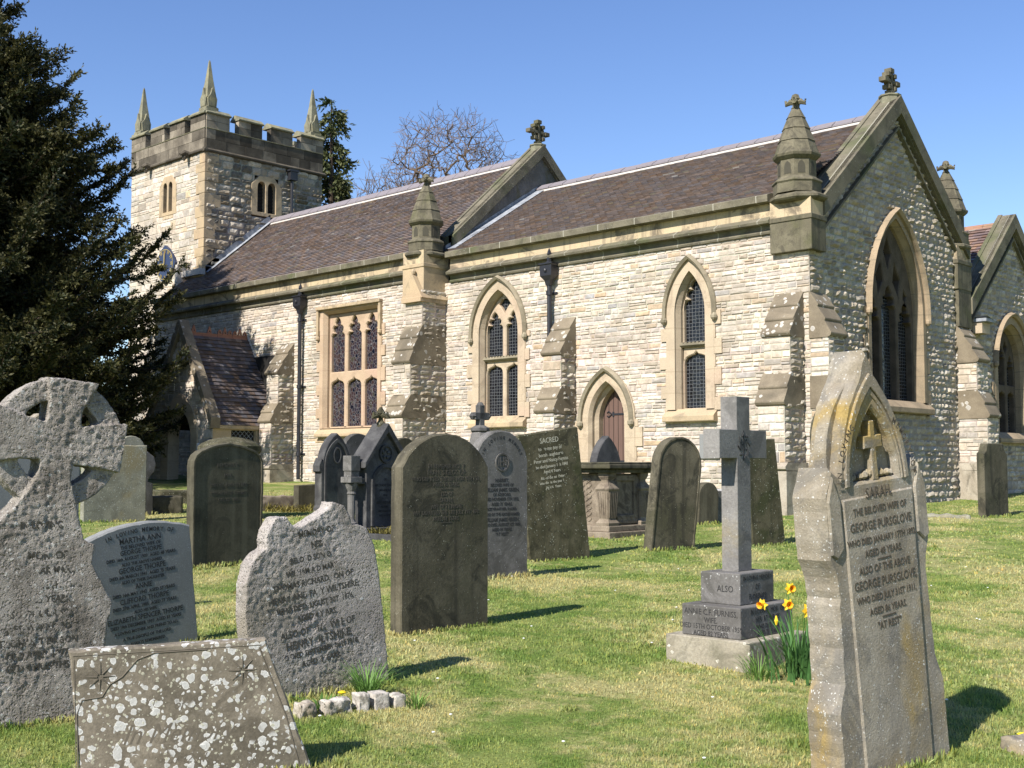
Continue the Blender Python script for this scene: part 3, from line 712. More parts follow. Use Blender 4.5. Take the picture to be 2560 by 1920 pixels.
# priest's door
cx, w, zf, zs, za = DR
m = MB(); ow = w + .26; pl = lambda A, k: [(cx + k, zf)] + A + [(cx - k, zf)]
O, I, J, K = pl(arch(cx, ow, zs, za + .27), ow), pl(arch(cx, w, zs, za), w), pl(arch(cx, w - .05, zs, za - .06), w - .05), pl(arch(cx, w - .12, zs, za - .14), w - .12)
m.strip(f(O, -.03), f(O, .05)); m.strip(f(O, .05), f(I, .05)); m.strip(f(I, .05), f(J, -.03)); m.strip(f(J, -.03), f(J, -.10)); m.strip(f(J, -.10), f(K, -.16)); m.strip(f(K, -.16), f(K, -.42))
z = zf; i = 0
while z < zs - .05:
    h = min(rg.uniform(.26, .42), zs - z)
    for s in (-1, 1):
        e = (.16 if (i + (s > 0)) % 2 else .02) + rg.uniform(0, .06); a, b = sorted((cx + s * (ow - .01), cx + s * (ow + e))); m.box(FS, a, b, z + .004, z + h - .004, -.02, .04)
    z += h; i += 1
dr = part(m, 'door', M_dress)
hl = lambda k, kt: [(cx + ow + k - .1, .92)] + arch(cx, ow + k - .1, zs, za + .2 + kt) + [(cx - ow - k + .1, .92)]
h0, h1 = hl(-.01, 0), hl(.075, .10)
m = MB(); m.strip(f(h0, .03), f(h0, .11)); m.strip(f(h0, .11), f(inter(h0, h1, .6), .15)); m.strip(f(inter(h0, h1, .6), .15), f(h1, .06)); m.strip(f(h1, .06), f(h1, 0))
for s in (-1, 1): m.lathe(FS(cx + s * (ow - .07), .88, .09), [(.03, -.07), (.065, -.03), (.065, .03), (.04, .07)], 7)
m.build('hood_mould', M_hood, dr)
m = MB(); m.plate(FS, [(cx - w + .1, zf), (cx + w - .1, zf)] + arch(cx, w - .1, zs, za - .14), -.36, -.30); m.build('door_leaf', M_wood, dr)
m = MB()
for zz in (1.08, .12):
    m.box(FS, cx - .12, cx + .33, zz - .018, zz + .018, -.302, -.288); m.tube([FS(cx - .12, zz, -.29), FS(cx - .2, zz + .06, -.29), FS(cx - .24, zz + .03, -.29)], .013, 5); m.tube([FS(cx - .12, zz, -.29), FS(cx - .2, zz - .06, -.29), FS(cx - .24, zz - .03, -.29)], .013, 5); m.box(FS, cx - .1, cx - .06, zz - .05, zz + .05, -.302, -.286)
m.build('hinge', M_iron, dr)
m = MB(); m.lathe(FS(cx - .26, .45, -.28), [(.045, -.01), (.05, 0), (.045, .01)], 10); m.box(FS, cx - .29, cx - .24, .38, .52, -.302, -.29); m.build('door_handle', M_iron, dr)
# --- rainwater pipes
def pipe(x, ztop, zbot, y=.13):
    m = MB(); m.tube([(x, -y, ztop - .42), (x, -y, zbot)], .05, 10)
    for zz in np.arange(ztop - .6, zbot + .2, -1.75): m.lathe((x, -y, zz), [(.05, -.05), (.072, -.045), (.072, .045), (.05, .05)], 10); m.box(FS, x - .13, x + .13, zz - .025, zz + .025, .005, .03)
    o = part(m, 'drainpipe', M_iron)
    m = MB(); q = lambda s, t, z: [(x - s, -y - t, z), (x + s, -y - t, z), (x + s, -y + t * .7, z), (x - s, -y + t * .7, z)]
    rr = [q(.055, .055, ztop - .44), q(.075, .07, ztop - .34), q(.16, .12, ztop - .24), q(.165, .125, ztop - .02), q(.19, .145, ztop), q(.19, .145, ztop + .03)]
    for a, b in zip(rr[:-1], rr[1:]): m.strip(a, b, True)
    m.add(rr[-1], [(0, 1, 2, 3)]); m.lathe((x, -y, ztop + .03), [(.10, 0), (.05, .05), (.055, .1), (.03, .16), (.05, .2), (.035, .26), (0.005, .33)], 6); m.lathe((x, -y - .125, ztop - .13), [(.035, -.03), (.04, 0), (.035, .03)], 8)
    m.build('hopper_head', M_iron, o)
pipe(-14.78, 4.44, -.32); pipe(-6.05, 4.27, 2.62)

# --- tower
TX, TY, TW = -21.11, .90, 4.45
mb, mo = MB(), MB()
wS = (-23.23, .34, 8.10, 8.85, 9.12, .12); wE = (3.15, .40, 8.10, 8.85, 9.14, .16)
rubble(mb, mo, FY(TY), TX - TW, TX, 1.5, 9.72, rg, PAL_T, ex(wS), ch=(.12, .24), lw=(.18, .5), rel=(.006, .02))
PAL_TE = PAL_E + [((.20, .175, .135), 6), ((.25, .22, .17), 5), ((.14, .125, .10), 4)]  # extra dark stones: the tower's shaded east side put into the palette
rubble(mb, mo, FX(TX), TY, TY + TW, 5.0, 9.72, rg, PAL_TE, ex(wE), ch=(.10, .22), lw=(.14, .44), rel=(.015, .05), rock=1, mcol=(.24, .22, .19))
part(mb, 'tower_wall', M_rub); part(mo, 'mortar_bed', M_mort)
mb = MB(); mb.box(FS, TX - TW + .25, TX - .25, -1, 9.9, -(TY + TW - .02), -(TY + .25)); mb.box(FS, TX - TW, TX - TW + .1, -1, 9.8, -(TY + TW), -(TY + .02)); mb.box(FS, TX - TW + .1, TX - .02, -1, 9.8, -(TY + TW), -(TY + TW - .1)); part(mb, 'inner_wall', M_void)
mb = MB(); z = 5.4; i = 0
while z < 9.7:
    h = min(rg.uniform(.26, .42), 9.72 - z); a, b = (.52, .30) if i % 2 else (.30, .52); a += rg.uniform(-.06, .1); b += rg.uniform(-.06, .1)
    mb.box(FS, TX - a, TX + .03, z + .004, z + h - .004, -(TY + b), -(TY - .03)); z += h; i += 1
part(mb, 'quoins', M_ash, bevel=.01)
def ring_box(m, e, z0, z1, col=(.9, .9, .9)):
    m.box(FS, TX - TW - e, TX + e, z0, z1, -(TY + TW + e), -(TY - e), col)
mb = MB()
mb.sweep(FY(TY), [(9.66, 0), (9.70, .10), (9.74, .11), (9.80, .04), (9.80, 0)], [TX - TW - .1, TX + .1]); mb.sweep(FX(TX), [(9.66, 0), (9.70, .10), (9.74, .11), (9.80, .04), (9.80, 0)], [TY - .1, TY + TW + .1])
part(mb, 'string_course', M_tower_par)
mb = MB()
def ashl(m, F, u0, u1, z0, z1, d, bh=.31, g_=1.0):
    z = z0
    while z < z1 - .02:
        h = min(bh, z1 - z); u = u0
        while u < u1 - .01:
            L = min(rg.uniform(.3, .75), u1 - u)
            if u1 - u - L < .12: L = u1 - u
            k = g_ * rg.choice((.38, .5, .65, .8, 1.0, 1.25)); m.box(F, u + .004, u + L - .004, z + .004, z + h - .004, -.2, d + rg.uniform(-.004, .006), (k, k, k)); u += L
        z += h
mer = ((0, .83), (1.16, 2.04), (2.37, 3.22), (3.55, 4.45)); cop = MB()
ashl(mb, FY(TY), TX - TW, TX, 9.79, 10.42, .035); ashl(mb, FX(TX), TY, TY + TW, 9.79, 10.42, .035, .31, .7)  # east band darker than south: its shade is put into the block colours
for a, b in mer:
    for F, u0, u1 in ((FY(TY), TX - b, TX - a), (FX(TX), TY + a, TY + b)):
        ashl(mb, F, u0, u1, 10.42, 10.90, .035, .25); cop.sweep(F, [(10.90, -.42), (10.88, .09), (10.92, .10), (11.05, -.06), (11.08, -.16), (11.05, -.26), (10.92, -.42)], [u0 - .03, u1 + .03])
    for F, u0, u1 in ((FY(TY + TW), TX - b, TX - a), (FX(TX - TW), TY + a, TY + b)): mb.box(F, u0, u1, 10.38, 10.92, -.05, .28, (.8, .8, .8)); cop.box(F, u0, u1, 10.92, 11.05, -.08, .3)
for F, u0, u1 in ((FY(TY), TX - TW, TX), (FX(TX), TY, TY + TW)): cop.sweep(F, [(10.415, -.40), (10.41, .05), (10.43, .06), (10.48, -.05), (10.50, -.2), (10.47, -.4)], [u0, u1])
mb.box(FS, TX - TW + .1, TX - .1, 9.7, 10.0, -(TY + TW - .1), -(TY + .1), (.5, .5, .5))
for F, u0, u1 in ((FY(TY + TW), TX - TW, TX), (FX(TX - TW), TY, TY + TW)): mb.box(F, u0, u1, 9.7, 10.42, -.03, .3, (.8, .8, .8))
bt = part(mb, 'battlement', M_tower_par); cop.build('merlon_coping', M_pinn, bt)
mb = MB()
for x in (-22.0, -24.3): mb.tube([(x, TY, 9.72), (x, TY - .22, 9.76), (x, TY - .34, 9.68)], [.10, .09, .05], 6); mb.lathe((x, TY - .2, 9.56), [(.03, -.05), (.07, .05), (.05, .14)], 6)
part(mb, 'gargoyle', M_tower_par)
def tpin(x, y):
    m = MB(); z = 11.0; q = lambda s, zz, k=0: [(x - s, y - s, zz), (x + s, y - s, zz), (x + s, y + s, zz), (x - s, y + s, zz)]
    rr = [q(.215, z - .05), q(.215, z + .12), q(.17, z + .16), q(.16, z + .42), q(.175, z + .44), q(.16, z + .50), q(.085, z + 1.05), q(.025, z + 1.60), q(.006, z + 1.66)]
    for a, b in zip(rr[:-1], rr[1:]): m.strip(a, b, True)
    for F in (FR((x, y - .17, 0), (1, 0, 0), (0, -1, 0)), FR((x + .17, y, 0), (0, 1, 0), (1, 0, 0)), FR((x - .17, y, 0), (0, -1, 0), (-1, 0, 0))):
        m.plate(F, [(-.14, z + .14), (.14, z + .14), (.165, z + .40), (.07, z + .52), (0, z + .74), (-.07, z + .52), (-.165, z + .40)], -.06, .045); m.plate(F, [(-.09, z + .16), (.09, z + .16)] + arch(0, .09, z + .36, z + .5, 3), 0, .05, col=(.3, .3, .3))
    part(m, 'pinnacle', M_pinn)
tpin(TX - .24, TY + .24); tpin(TX - TW + .24, TY + .24); tpin(TX - .24, TY + TW - .24)
def belfry(F, cx, gap, lw_, z0, zs, za, mat):
    m = MB(); o = lw_ * 2 + gap + .22
    outer = [(cx - o / 2 - .14, z0 - .12), (cx + o / 2 + .14, z0 - .12), (cx + o / 2 + .12, zs + .05), (cx + o * .3, za + .2), (cx - o * .3, za + .2), (cx - o / 2 - .12, zs + .05)]
    hs = []
    for s in (-1, 1):
        c_ = cx + s * (gap / 2 + lw_ / 2); w_ = lw_ / 2
        hs.append([(c_ - w_, z0), (c_ + w_, z0)] + [(c_ + w_ * math.cos(t), zs + w_ * math.sin(t) * 1.15) for t in np.linspace(0, math.pi, 9)])
    m.plate(F, outer, -.16, .03, hs, ch=.012, back=False); o_ = part(m, 'belfry_window', mat)
    m = MB(); m.cap(F, [outer], -.155)
    z = z0
    while z < za: m.add([F(cx - o / 2, z, -.13), F(cx + o / 2, z, -.13), F(cx + o / 2, z + .07, -.15), F(cx - o / 2, z + .07, -.15)], [(0, 1, 2, 3)]); z += .11
    m.build('louvres', M_void, o_)
belfry(FY(TY), -23.23, .10, .22, 8.10, 8.92, 9.06, M_ash); belfry(FX(TX), 3.15, .09, .30, 8.10, 8.92, 9.08, M_ash)
m = MB(); m.tube([(TX + .1, 4.07, 9.3), (TX + .1, 4.07, 7.2)], .05, 8); m.box(FX(TX), 3.93, 4.21, 9.3, 9.58, .02, .22); m.box(FX(TX), 3.89, 4.25, 9.58, 9.64, .0, .25); part(m, 'drainpipe', M_iron)
# clock on the tower's south side
M_blue = plain_mat('blue_clock_paint', (.022, .032, .075), .35, 0, .1, .02, .5); M_gold = plain_mat('gilded_metal', (.70, .48, .16), .35, .8, .1, .02)
FC = FR((-23.2, TY - .08, 6.40), (1, 0, 0), (0, -1, 0))
m = MB(); m.plate(FC, [(0, .62), (-.20, .50), (-.50, .20), (-.62, 0), (-.50, -.20), (-.20, -.50), (0, -.62), (.20, -.50), (.50, -.20), (.62, 0), (.50, .20), (.20, .50)], -.06, .02); ck = part(m, 'clock', M_blue)
m = MB()
for t in range(12):
    a = t * math.pi / 6; c_, s_ = math.cos(a), math.sin(a)
    for k in (-.03, .03): m.plate(FC, [(s_ * r_ + c_ * (k + e), c_ * r_ - s_ * (k + e)) for r_, e in ((.36, -.012), (.36, .012), (.46, .016), (.46, -.016))], .022, .03)
ro = [(.49 * math.cos(t * math.pi / 18), .49 * math.sin(t * math.pi / 18)) for t in range(36)]
m.plate(FC, ro, .022, .03, [[(x * .955, y * .955) for x, y in ro]]); m.build('clock_numerals', M_gold, ck)
m = MB(); m.plate(FC, [(-.02, -.02), (.02, -.02), (.03, .3), (0, .42), (-.03, .3)], .04, .05); m.plate(FC, [(.02, -.03), (.02, .03), (-.25, .045), (-.33, 0), (-.25, -.045)], .052, .06); m.build('clock_hand', M_gold, ck)

# --- south porch
PX0, PX1, PXR, PYS = -18.92, -15.80, -17.34, -2.05
mb, mo = MB(), MB()
pk = 2.5 / 1.56
rubble(mb, mo, FY(PYS), PX0, PX1, -1, 3.5, rg, PAL_S, ex((PXR, .62, -1, .75, 1.60, .08)), lambda z: (PX0, PX1) if z < 1.1 else (PX0 + (z - 1.1) / pk, PX1 - (z - 1.1) / pk), ch=(.1, .18))
part(mb, 'porch_wall', M_rub); part(mo, 'mortar_bed', M_mort)
m = MB(); m.plate(FX(PX1), [(PYS, -1), (0, -1), (0, 1.08), (PYS, 1.08)], -.2, 0, [[(-1.5, .35), (-.75, .35), (-.75, .95), (-1.5, .95)]]); m.box(FX(PX1), PYS, 0, .98, 1.10, -.1, .06); part(m, 'porch_wall', M_ash)
m = MB(); m.box(FX(PX1), -1.5, -.75, .35, .95, -.12, -.1)
pw = part(m, 'porch_window', M_void); m = MB()
for k in range(-6, 12):
    for s in (-1, 1):
        a0, b0 = -1.5 + k * .13, .35; a1, b1 = a0 + s * .6, .95
        t0 = 0 if -1.5 <= a0 <= -.75 else None
        pts = [(a0 + (a1 - a0) * t / 8, b0 + .6 * t / 8) for t in range(9)]; pts = [p for p in pts if -1.5 <= p[0] <= -.75]
        if len(pts) > 1: m.tube([FX(PX1)(pts[0][0], pts[0][1], -.085), FX(PX1)(pts[-1][0], pts[-1][1], -.085)], .008, 4)
m.build('leading', M_lead, pw)
sv = Vector((-1.56, 0, 2.5)); S = sv.length; sv.normalize(); nv = Vector((0, 1, 0)).cross(sv); nv = nv if nv.x > 0 else -nv
m = MB(); tiles(m, (PX1 + .05, -1.98, 1.06), (0, 1, 0), sv, nv, 1.95, S - .08, rg, PAL_R2, tw=.17, gauge=.125)
m.add([(PX1 + .03, -1.95, 1.02), (PX1 + .03, 0, 1.02), (PXR, 0, 3.52), (PXR, -1.95, 3.52), (PX0, 0, 1.02), (PX0, -1.95, 1.02)], [(0, 1, 2, 3), (3, 2, 4, 5)], (.08, .065, .06))
pr = part(m, 'porch_roof', M_tile)
M_terra = plain_mat('terracotta_ridge', (.24, .115, .075), .85, 0, .3)
m = MB(); Fp = FR((PXR, 0, 3.56), (0, 1, 0), (1, 0, 0))
for i in range(4):
    a = -1.95 + i * .48
    m.sweep(Fp, [(-.20, .13), (-.02, .03), (.03, .03), (.03, -.03), (-.02, -.03), (-.2, -.13)], [a + .004, a + .474])
    for k in range(3):
        q = a + .08 + k * .16
        if i < 2 and k != 1: continue
        m.plate(Fp, [(q - .07, .03), (q + .07, .03), (q + .05, .12), (q, .24 if k == 1 else .17), (q - .05, .12)], -.02, .02, [[(q - .03, .06), (q + .03, .06), (q, .13)]])
m.build('ridge_tiles', M_terra, pr)
m = MB(); a = Vector((PX1 + .02, 0, 1.05)); 
for i in range(12):
    p, q = i / 12, (i + 1) / 12; x_, z_ = PX1 - 1.5 * p, 1.10 + 2.42 * p; x2, z2_ = PX1 - 1.5 * q, 1.10 + 2.42 * q; e = rg.uniform(0, .05)
    m.add([(x_, -.05, z_ + .03), (x2, -.05, z2_ + .03), (x2, -.035, z2_ + .16 + e), (x_, -.035, z_ + .16 + e)], [(0, 1, 2, 3)])
m.build('flashing', M_lime, pr)
m = MB(); Fg = FY(PYS)
for s in (-1, 1):
    xe = PXR + s * 1.62
    m.plate(Fg, [(xe, .98), (PXR + s * .02, 3.56), (PXR + s * .02, 3.90), (xe + s * .02, 1.26)], -.16, .12)
part(m, 'gable_coping', M_weath, bevel=.008)
m = MB(); J0 = [(PXR + .88, -1)] + arch(PXR, .88, .75, 1.95) + [(PXR - .88, -1)]; J1 = [(PXR + .55, -1)] + arch(PXR, .55, .75, 1.52) + [(PXR - .55, -1)]
fg = lambda L, d: [Fg(u, v, d) for u, v in L]
m.strip(fg(J0, .0), fg(J0, .05)); m.strip(fg(J0, .05), fg(J1, .03)); m.strip(fg(J1, .03), fg(J1, -.3)); part(m, 'porch_arch', M_dress)
m = MB(); m.box(FY(0), PX0 + .2, PX1 - .2, -1, 3, .02, .06); part(m, 'porch_shade_sheet', M_void)  # black sheet behind the archway: porch shade put into its colour
nb = MB(); nb.box(FY(PYS), -16.62, -16.38, .25, .62, .02, .04)
tag(part(nb, 'notice', plain_mat('white_paper', (.75, .76, .82), .8)), 'white paper notice')

# ================================================================== GROUND
def grid_axis(lo, hi, step, far): 
    a = list(np.arange(lo, hi + .01, step)); return np.array([-far, -150, -80] + a + [80, 150, far])
gx, gy = grid_axis(-45, 30, .5, 420), grid_axis(-34, 40, .5, 420)
XX, YY = np.meshgrid(gx, gy, indexing='ij'); ZZ = gz(XX, YY)
gm = bpy.data.meshes.new('lawn_ground'); nx, ny = XX.shape
idx = np.arange(nx * ny).reshape(nx, ny)
gm.from_pydata(np.stack([XX.ravel(), YY.ravel(), ZZ.ravel()], 1).tolist(), [], np.stack([idx[:-1, :-1].ravel(), idx[1:, :-1].ravel(), idx[1:, 1:].ravel(), idx[:-1, 1:].ravel()], 1).tolist())
gm.polygons.foreach_set('use_smooth', [True] * len(gm.polygons))
def turf_colour(g, blade):
    p = g.n('ShaderNodeNewGeometry').outputs['Position']
    n1 = g.noise(p, .85, 5, .6, .4); n2 = g.noise(p, 3.2, 5, .65); n3 = g.noise(p, 9, 4, .6)
    lush, mid, dry = (.125, .190, .040), (.225, .265, .078), (.41, .365, .17)
    if blade: lush, mid, dry = (.170, .250, .056), (.305, .350, .108), (.52, .465, .225)
    c = g.mix(g.step(n2, .38, .62), lush, mid)
    c = g.mix(g.math('MULTIPLY', g.step(g.math('MULTIPLY_ADD', n3, .35, g.math('MULTIPLY', n1, .75)), .50, .66), .8), c, dry)
    return c, p
g = G('lawn_soil'); c, p = turf_colour(g, False)
c = g.mix(g.step(g.noise(p, 40, 5, .7), .3, .7), g.mix(1.0, c, (.55, .55, .5), 'MULTIPLY'), c)
M_turf = g.surf(c, .95, g.bump(g.noise(p, 55, 5, .7), .6, .03), .1)
tag(mk('lawn', gm, M_turf), kind='structure')
g = G('grass_blades'); c, p = turf_colour(g, True)
at = g.n('ShaderNodeAttribute', {'attribute_name': 'col'}).outputs[0]
c = g.mix(1.0, c, at, 'MULTIPLY')
pb = g.n('ShaderNodeBsdfPrincipled', Roughness=.55); g.put(pb.inputs['Base Color'], c); pb.inputs['Specular IOR Level'].default_value = .2
tr = g.n('ShaderNodeBsdfTranslucent'); g.put(tr.inputs['Color'], c)
g.put(g.out.inputs[0], g.n('ShaderNodeMixShader', _0=.35, _1=pb.outputs[0], _2=tr.outputs[0]).outputs[0]); M_blade = g.mat

def poly_mesh(name, V, nper, cols=None, smooth=False):
    """V: (n, nper, 3) loose polygons"""
    n = V.shape[0]; me = bpy.data.meshes.new(name)
    me.vertices.add(n * nper); me.vertices.foreach_set('co', V.astype(np.float32).ravel())
    me.loops.add(n * nper); me.loops.foreach_set('vertex_index', np.arange(n * nper, dtype=np.int32))
    me.polygons.add(n); me.polygons.foreach_set('loop_start', np.arange(0, n * nper, nper, dtype=np.int32))
    me.update(calc_edges=True)
    if cols is not None:
        a = me.attributes.new('col', 'FLOAT_COLOR', 'FACE'); c = np.ones((n, 4), np.float32); c[:, :3] = cols; a.data.foreach_set('color', c.ravel())
    return me
NR = np.random.default_rng(11)
CX, CY = 10.711, -18.9
fwd = np.array([-.689, .7247]); rgt = np.array([.7247, .689])
def blades(n, t0, t1, L, W, half=.60, pts=None):
    t = np.sqrt(NR.uniform(t0 * t0, t1 * t1, n)); s = NR.uniform(-half, half, n) * t
    x = CX + fwd[0] * t + rgt[0] * s; y = CY + fwd[1] * t + rgt[1] * s
    if pts: x, y = pts
    ok = ~((y > -.22) & (x < .05)) & ~((x > -19) & (x < -15.7) & (y > -2.1)) & ~((y > .5) & (x < .16))
    x, y = x[ok], y[ok]; n = len(x); z = gz(x, y) - .004
    pn = np.sin(1.7 * x + .9 * y) * np.sin(1.1 * y - .6 * x + 2) * .5 + .5
    L_ = L * NR.uniform(.45, 1.15, n) * (.75 + .5 * pn); a = NR.uniform(0, 2 * np.pi, n); b = NR.uniform(0, 2 * np.pi, n); ln = np.abs(NR.normal(0, .55, n)).clip(0, 1.3)
    w = W * NR.uniform(.6, 1.2, n)
    dx, dy = np.cos(a) * w, np.sin(a) * w; ox, oy = np.cos(b) * np.sin(ln) * L_, np.sin(b) * np.sin(ln) * L_; oz = np.cos(ln) * L_
    V = np.zeros((n, 4, 3)); V[:, 0] = np.stack([x - dx, y - dy, z], 1); V[:, 1] = np.stack([x + dx, y + dy, z], 1)
    V[:, 2] = np.stack([x + ox * .95 + dx * .5, y + oy * .95 + dy * .5, z + oz * .85], 1); V[:, 3] = np.stack([x + ox * .55 - dx * .9, y + oy * .55 - dy * .9, z + oz * .62], 1)
    k = NR.uniform(.84, 1.16, (n, 1)); h = NR.uniform(-.10, .14, (n, 1)); br = (NR.random((n, 1)) < .06) * .8
    c = np.concatenate([k * (1 + h) + br * .35, k + br * .12, k * (1 - h) - br * .1], 1)
    return V, c

# ================================================================== GRAVESTONES
M_text_dark = plain_mat('dark_lettering', (.030, .030, .030), .8)
M_text_soft = plain_mat('worn_lettering', (.060, .054, .042), .9)  # letters lie on the face; the carving's shade is put into their colour
M_text_brown = plain_mat('brown_lettering', (.075, .062, .045), .9)
M_text_pale = plain_mat('pale_lettering', (.36, .35, .28), .9)
_fc = bpy.data.curves.new('lettering', 'FONT'); _fc.align_x = 'CENTER'; _fc.align_y = 'CENTER'; _fc.extrude = .5; _fc.resolution_u = 2
_fo = bpy.data.objects.new('lettering', _fc)
def glyphs(txt, size, sx=.86, shear=0.0):
    COL.objects.link(_fo); _fc.body = txt; _fc.size = size; _fc.shear = shear; _fc.extrude = .0015
    dg = bpy.context.evaluated_depsgraph_get(); dg.update(); me = bpy.data.meshes.new_from_object(_fo.evaluated_get(dg))
    v = [(p.co.x * sx, p.co.y, p.co.z) for p in me.vertices]; f = [tuple(q.vertices) for q in me.polygons]; bpy.data.meshes.remove(me)
    COL.objects.unlink(_fo); return v, f
def write(F, lines, d, mat, parent, arcs=(), bold=0.0, worn=0.0, seed=1):
    m = MB(); r = random.Random(seed); _fc.offset = bold
    for ln in lines:
        txt, size, v0 = ln[:3]; u0 = ln[3] if len(ln) > 3 else 0
        if txt == '-': m.box(F, u0 - size, u0 + size, v0 - .003, v0 + .003, d - .002, d + .0015); continue
        if worn: txt = ''.join(' ' if (c != ' ' and r.random() < worn) else c for c in txt)
        v, f = glyphs(txt, size, shear=ln[4] if len(ln) > 4 else 0.0); m.add([F(x + u0, y + v0, d + z) for x, y, z in v], f)
    for (txt, size, uc, vc, rad, a0, a1) in arcs:
        for i, ch in enumerate(txt):
            if ch == ' ': continue
            a = R(a0 + (a1 - a0) * i / (len(txt) - 1)); v, f = glyphs(ch, size); ca, sa = math.cos(a - math.pi / 2), math.sin(a - math.pi / 2)
            m.add([F(uc + rad * math.cos(a) + x * ca - y * sa, vc + rad * math.sin(a) + x * sa + y * ca, d + z) for x, y, z in v], f)
    return m.build('inscription', mat, parent)
def roughen(name, mb, mat, origin, voxel, amp, sc, seed=0.0, fine=.0):
    """weathered stone: the solid is remeshed and its skin eaten by noise"""
    t = bpy.data.objects.new('t', mb.mesh('t')); COL.objects.link(t)
    md = t.modifiers.new('r', 'REMESH'); md.mode = 'VOXEL'; md.voxel_size = voxel
    dg = bpy.context.evaluated_depsgraph_get(); me = bpy.data.meshes.new_from_object(t.evaluated_get(dg)); bpy.data.objects.remove(t)
    n = len(me.vertices); co = np.empty(n * 3); me.vertices.foreach_get('co', co); co = co.reshape(-1, 3)
    nm = np.array([tuple(v.normal) for v in me.vertices]); off = Vector((seed * 7.3, seed * 3.1, seed))
    md_ = np.array([min(1.0, max(.12, .55 + 1.5 * noise.noise(Vector(p) * 2.6 + off))) for p in co])
    ds = np.array([amp * (noise.fractal(Vector(p) * sc + off, 1.0, 2.0, 4) - .35) + fine * (noise.noise(Vector(p) * sc * 5 + off)) for p in co])
    co += nm * (ds * md_)[:, None]; me.vertices.foreach_set('co', co.ravel()); me.polygons.foreach_set('use_smooth', [True] * len(me.polygons)); me.update()
    me.materials.clear()
    return mk(name, me, mat, None, origin)
def round_top(h, vs, vt, n=10):
    """outline of a slab with a segmental or round head"""
    s = vt - vs; r = (h * h + s * s) / (2 * s); c = vt - r; a = math.asin(min(1, h / r)); a = a if s <= h else math.pi - a
    return [(-h, -.25), (h, -.25)] + [(r * math.sin(a - 2 * a * i / n), c + r * math.cos(a - 2 * a * i / n)) for i in range(n + 1)]
FEET = []
def slab(base, ang, outline, t, mat, label, tilt=0.0, lean=0.0, name='headstone', ch=.012, border=None, group=None):
    b = gp(*base); F = SF(b, ang, tilt, lean); m = MB(); outline = chip(list(outline), .0028, .04, int(abs(base[0] * 100)))
    if border:
        hole = inset(outline, border); hole = [(u, max(v, -.2)) for u, v in hole]
        m.plate(F, outline, -t, -.012, ch=0); m.plate(F, outline, -.012, 0, [hole], ch=.005, back=False)
    else: m.plate(F, outline, -t, 0, ch=ch)
    FEET.append((b, R(ang), max(abs(u) for u, v in outline), t)); o = m.build(name, mat, None, b); tag(o, label, 'headstone', group); return o, F

M_olive = stone_mat('olive_gritstone', (.090, .080, .054), (.135, .120, .083), (.072, .068, .042), 3.0, dark=((.028, .027, .020), .75), streak=((.03, .028, .022), .6), spots=((70, .32, .40, (.30, .29, .23)),), bump=.35)
M_olive2 = stone_mat('dark_olive_gritstone', (.070, .063, .043), (.105, .095, .066), None, 3.4, dark=((.04, .038, .027), .6), streak=((.14, .13, .09), .35), spots=((75, .3, .30, (.28, .28, .22)),), bump=.3)
M_green = stone_mat('mossy_black_slab', (.068, .062, .036), (.118, .106, .066), (.055, .058, .027), 6, dark=((.028, .027, .018), .7), streak=((.035, .035, .02), .5), spots=((48, .45, .44, (.34, .34, .27)),), bump=.5)
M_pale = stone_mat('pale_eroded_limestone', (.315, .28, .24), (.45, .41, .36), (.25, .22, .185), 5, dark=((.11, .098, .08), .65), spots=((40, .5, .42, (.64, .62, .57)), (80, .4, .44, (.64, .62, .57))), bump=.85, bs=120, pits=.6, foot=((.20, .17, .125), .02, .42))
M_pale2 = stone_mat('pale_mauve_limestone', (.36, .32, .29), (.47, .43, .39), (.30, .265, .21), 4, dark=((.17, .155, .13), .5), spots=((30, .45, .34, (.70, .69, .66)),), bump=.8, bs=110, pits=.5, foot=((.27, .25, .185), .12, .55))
M_purs = stone_mat('speckled_grey_gritstone', (.262, .222, .160), (.365, .326, .262), (.35, .25, .09), 3.8, dark=((.12, .115, .105), .55), streak=((.15, .14, .13), .35), spots=((95, .42, .46, (.60, .59, .55)), (40, .3, .36, (.56, .55, .51))), bump=.5, bs=90)
M_lslab = stone_mat('brown_lichen_slab', (.185, .158, .120), (.25, .215, .165), (.15, .13, .098), 5, dark=((.07, .06, .045), .5), spots=((27, .64, .525, (.64, .63, .60)), (40, .6, .525, (.62, .61, .58)), (62, .5, .49, (.50, .48, .37))), bump=.35)
M_gran = stone_mat('grey_granite', (.205, .208, .20), (.245, .248, .24), None, 2, spots=((150, .5, .45, (.36, .37, .38)),), bump=.1, bs=130)
M_slateS = stone_mat('charcoal_slate', (.055, .054, .054), (.10, .098, .096), (.15, .145, .135), 3, dark=((.03, .03, .032), .5), bump=.3)
M_greyS = stone_mat('blue_grey_gritstone', (.135, .128, .12), (.20, .19, .178), (.09, .085, .078), 2.6, dark=((.06, .058, .05), .6), streak=((.10, .095, .085), .5), spots=((70, .38, .38, (.5, .5, .48)),), bump=.3)
M_cross = stone_mat('grey_cross_stone', (.185, .175, .162), (.255, .243, .225), (.24, .185, .085), 2.6, dark=((.075, .073, .068), .55), spots=((70, .35, .36, (.50, .49, .45)),), bump=.35)
M_crossb = stone_mat('stained_plinth_stone', (.30, .265, .20), (.38, .345, .27), (.24, .22, .16), 4, dark=((.12, .11, .08), .5), spots=((26, .5, .40, (.6, .57, .48)),), bump=.4)
M_tomb = stone_mat('brown_tomb_sandstone', (.20, .162, .118), (.29, .24, .18), (.12, .095, .07), 4, dark=((.07, .055, .045), .7), bump=.4)
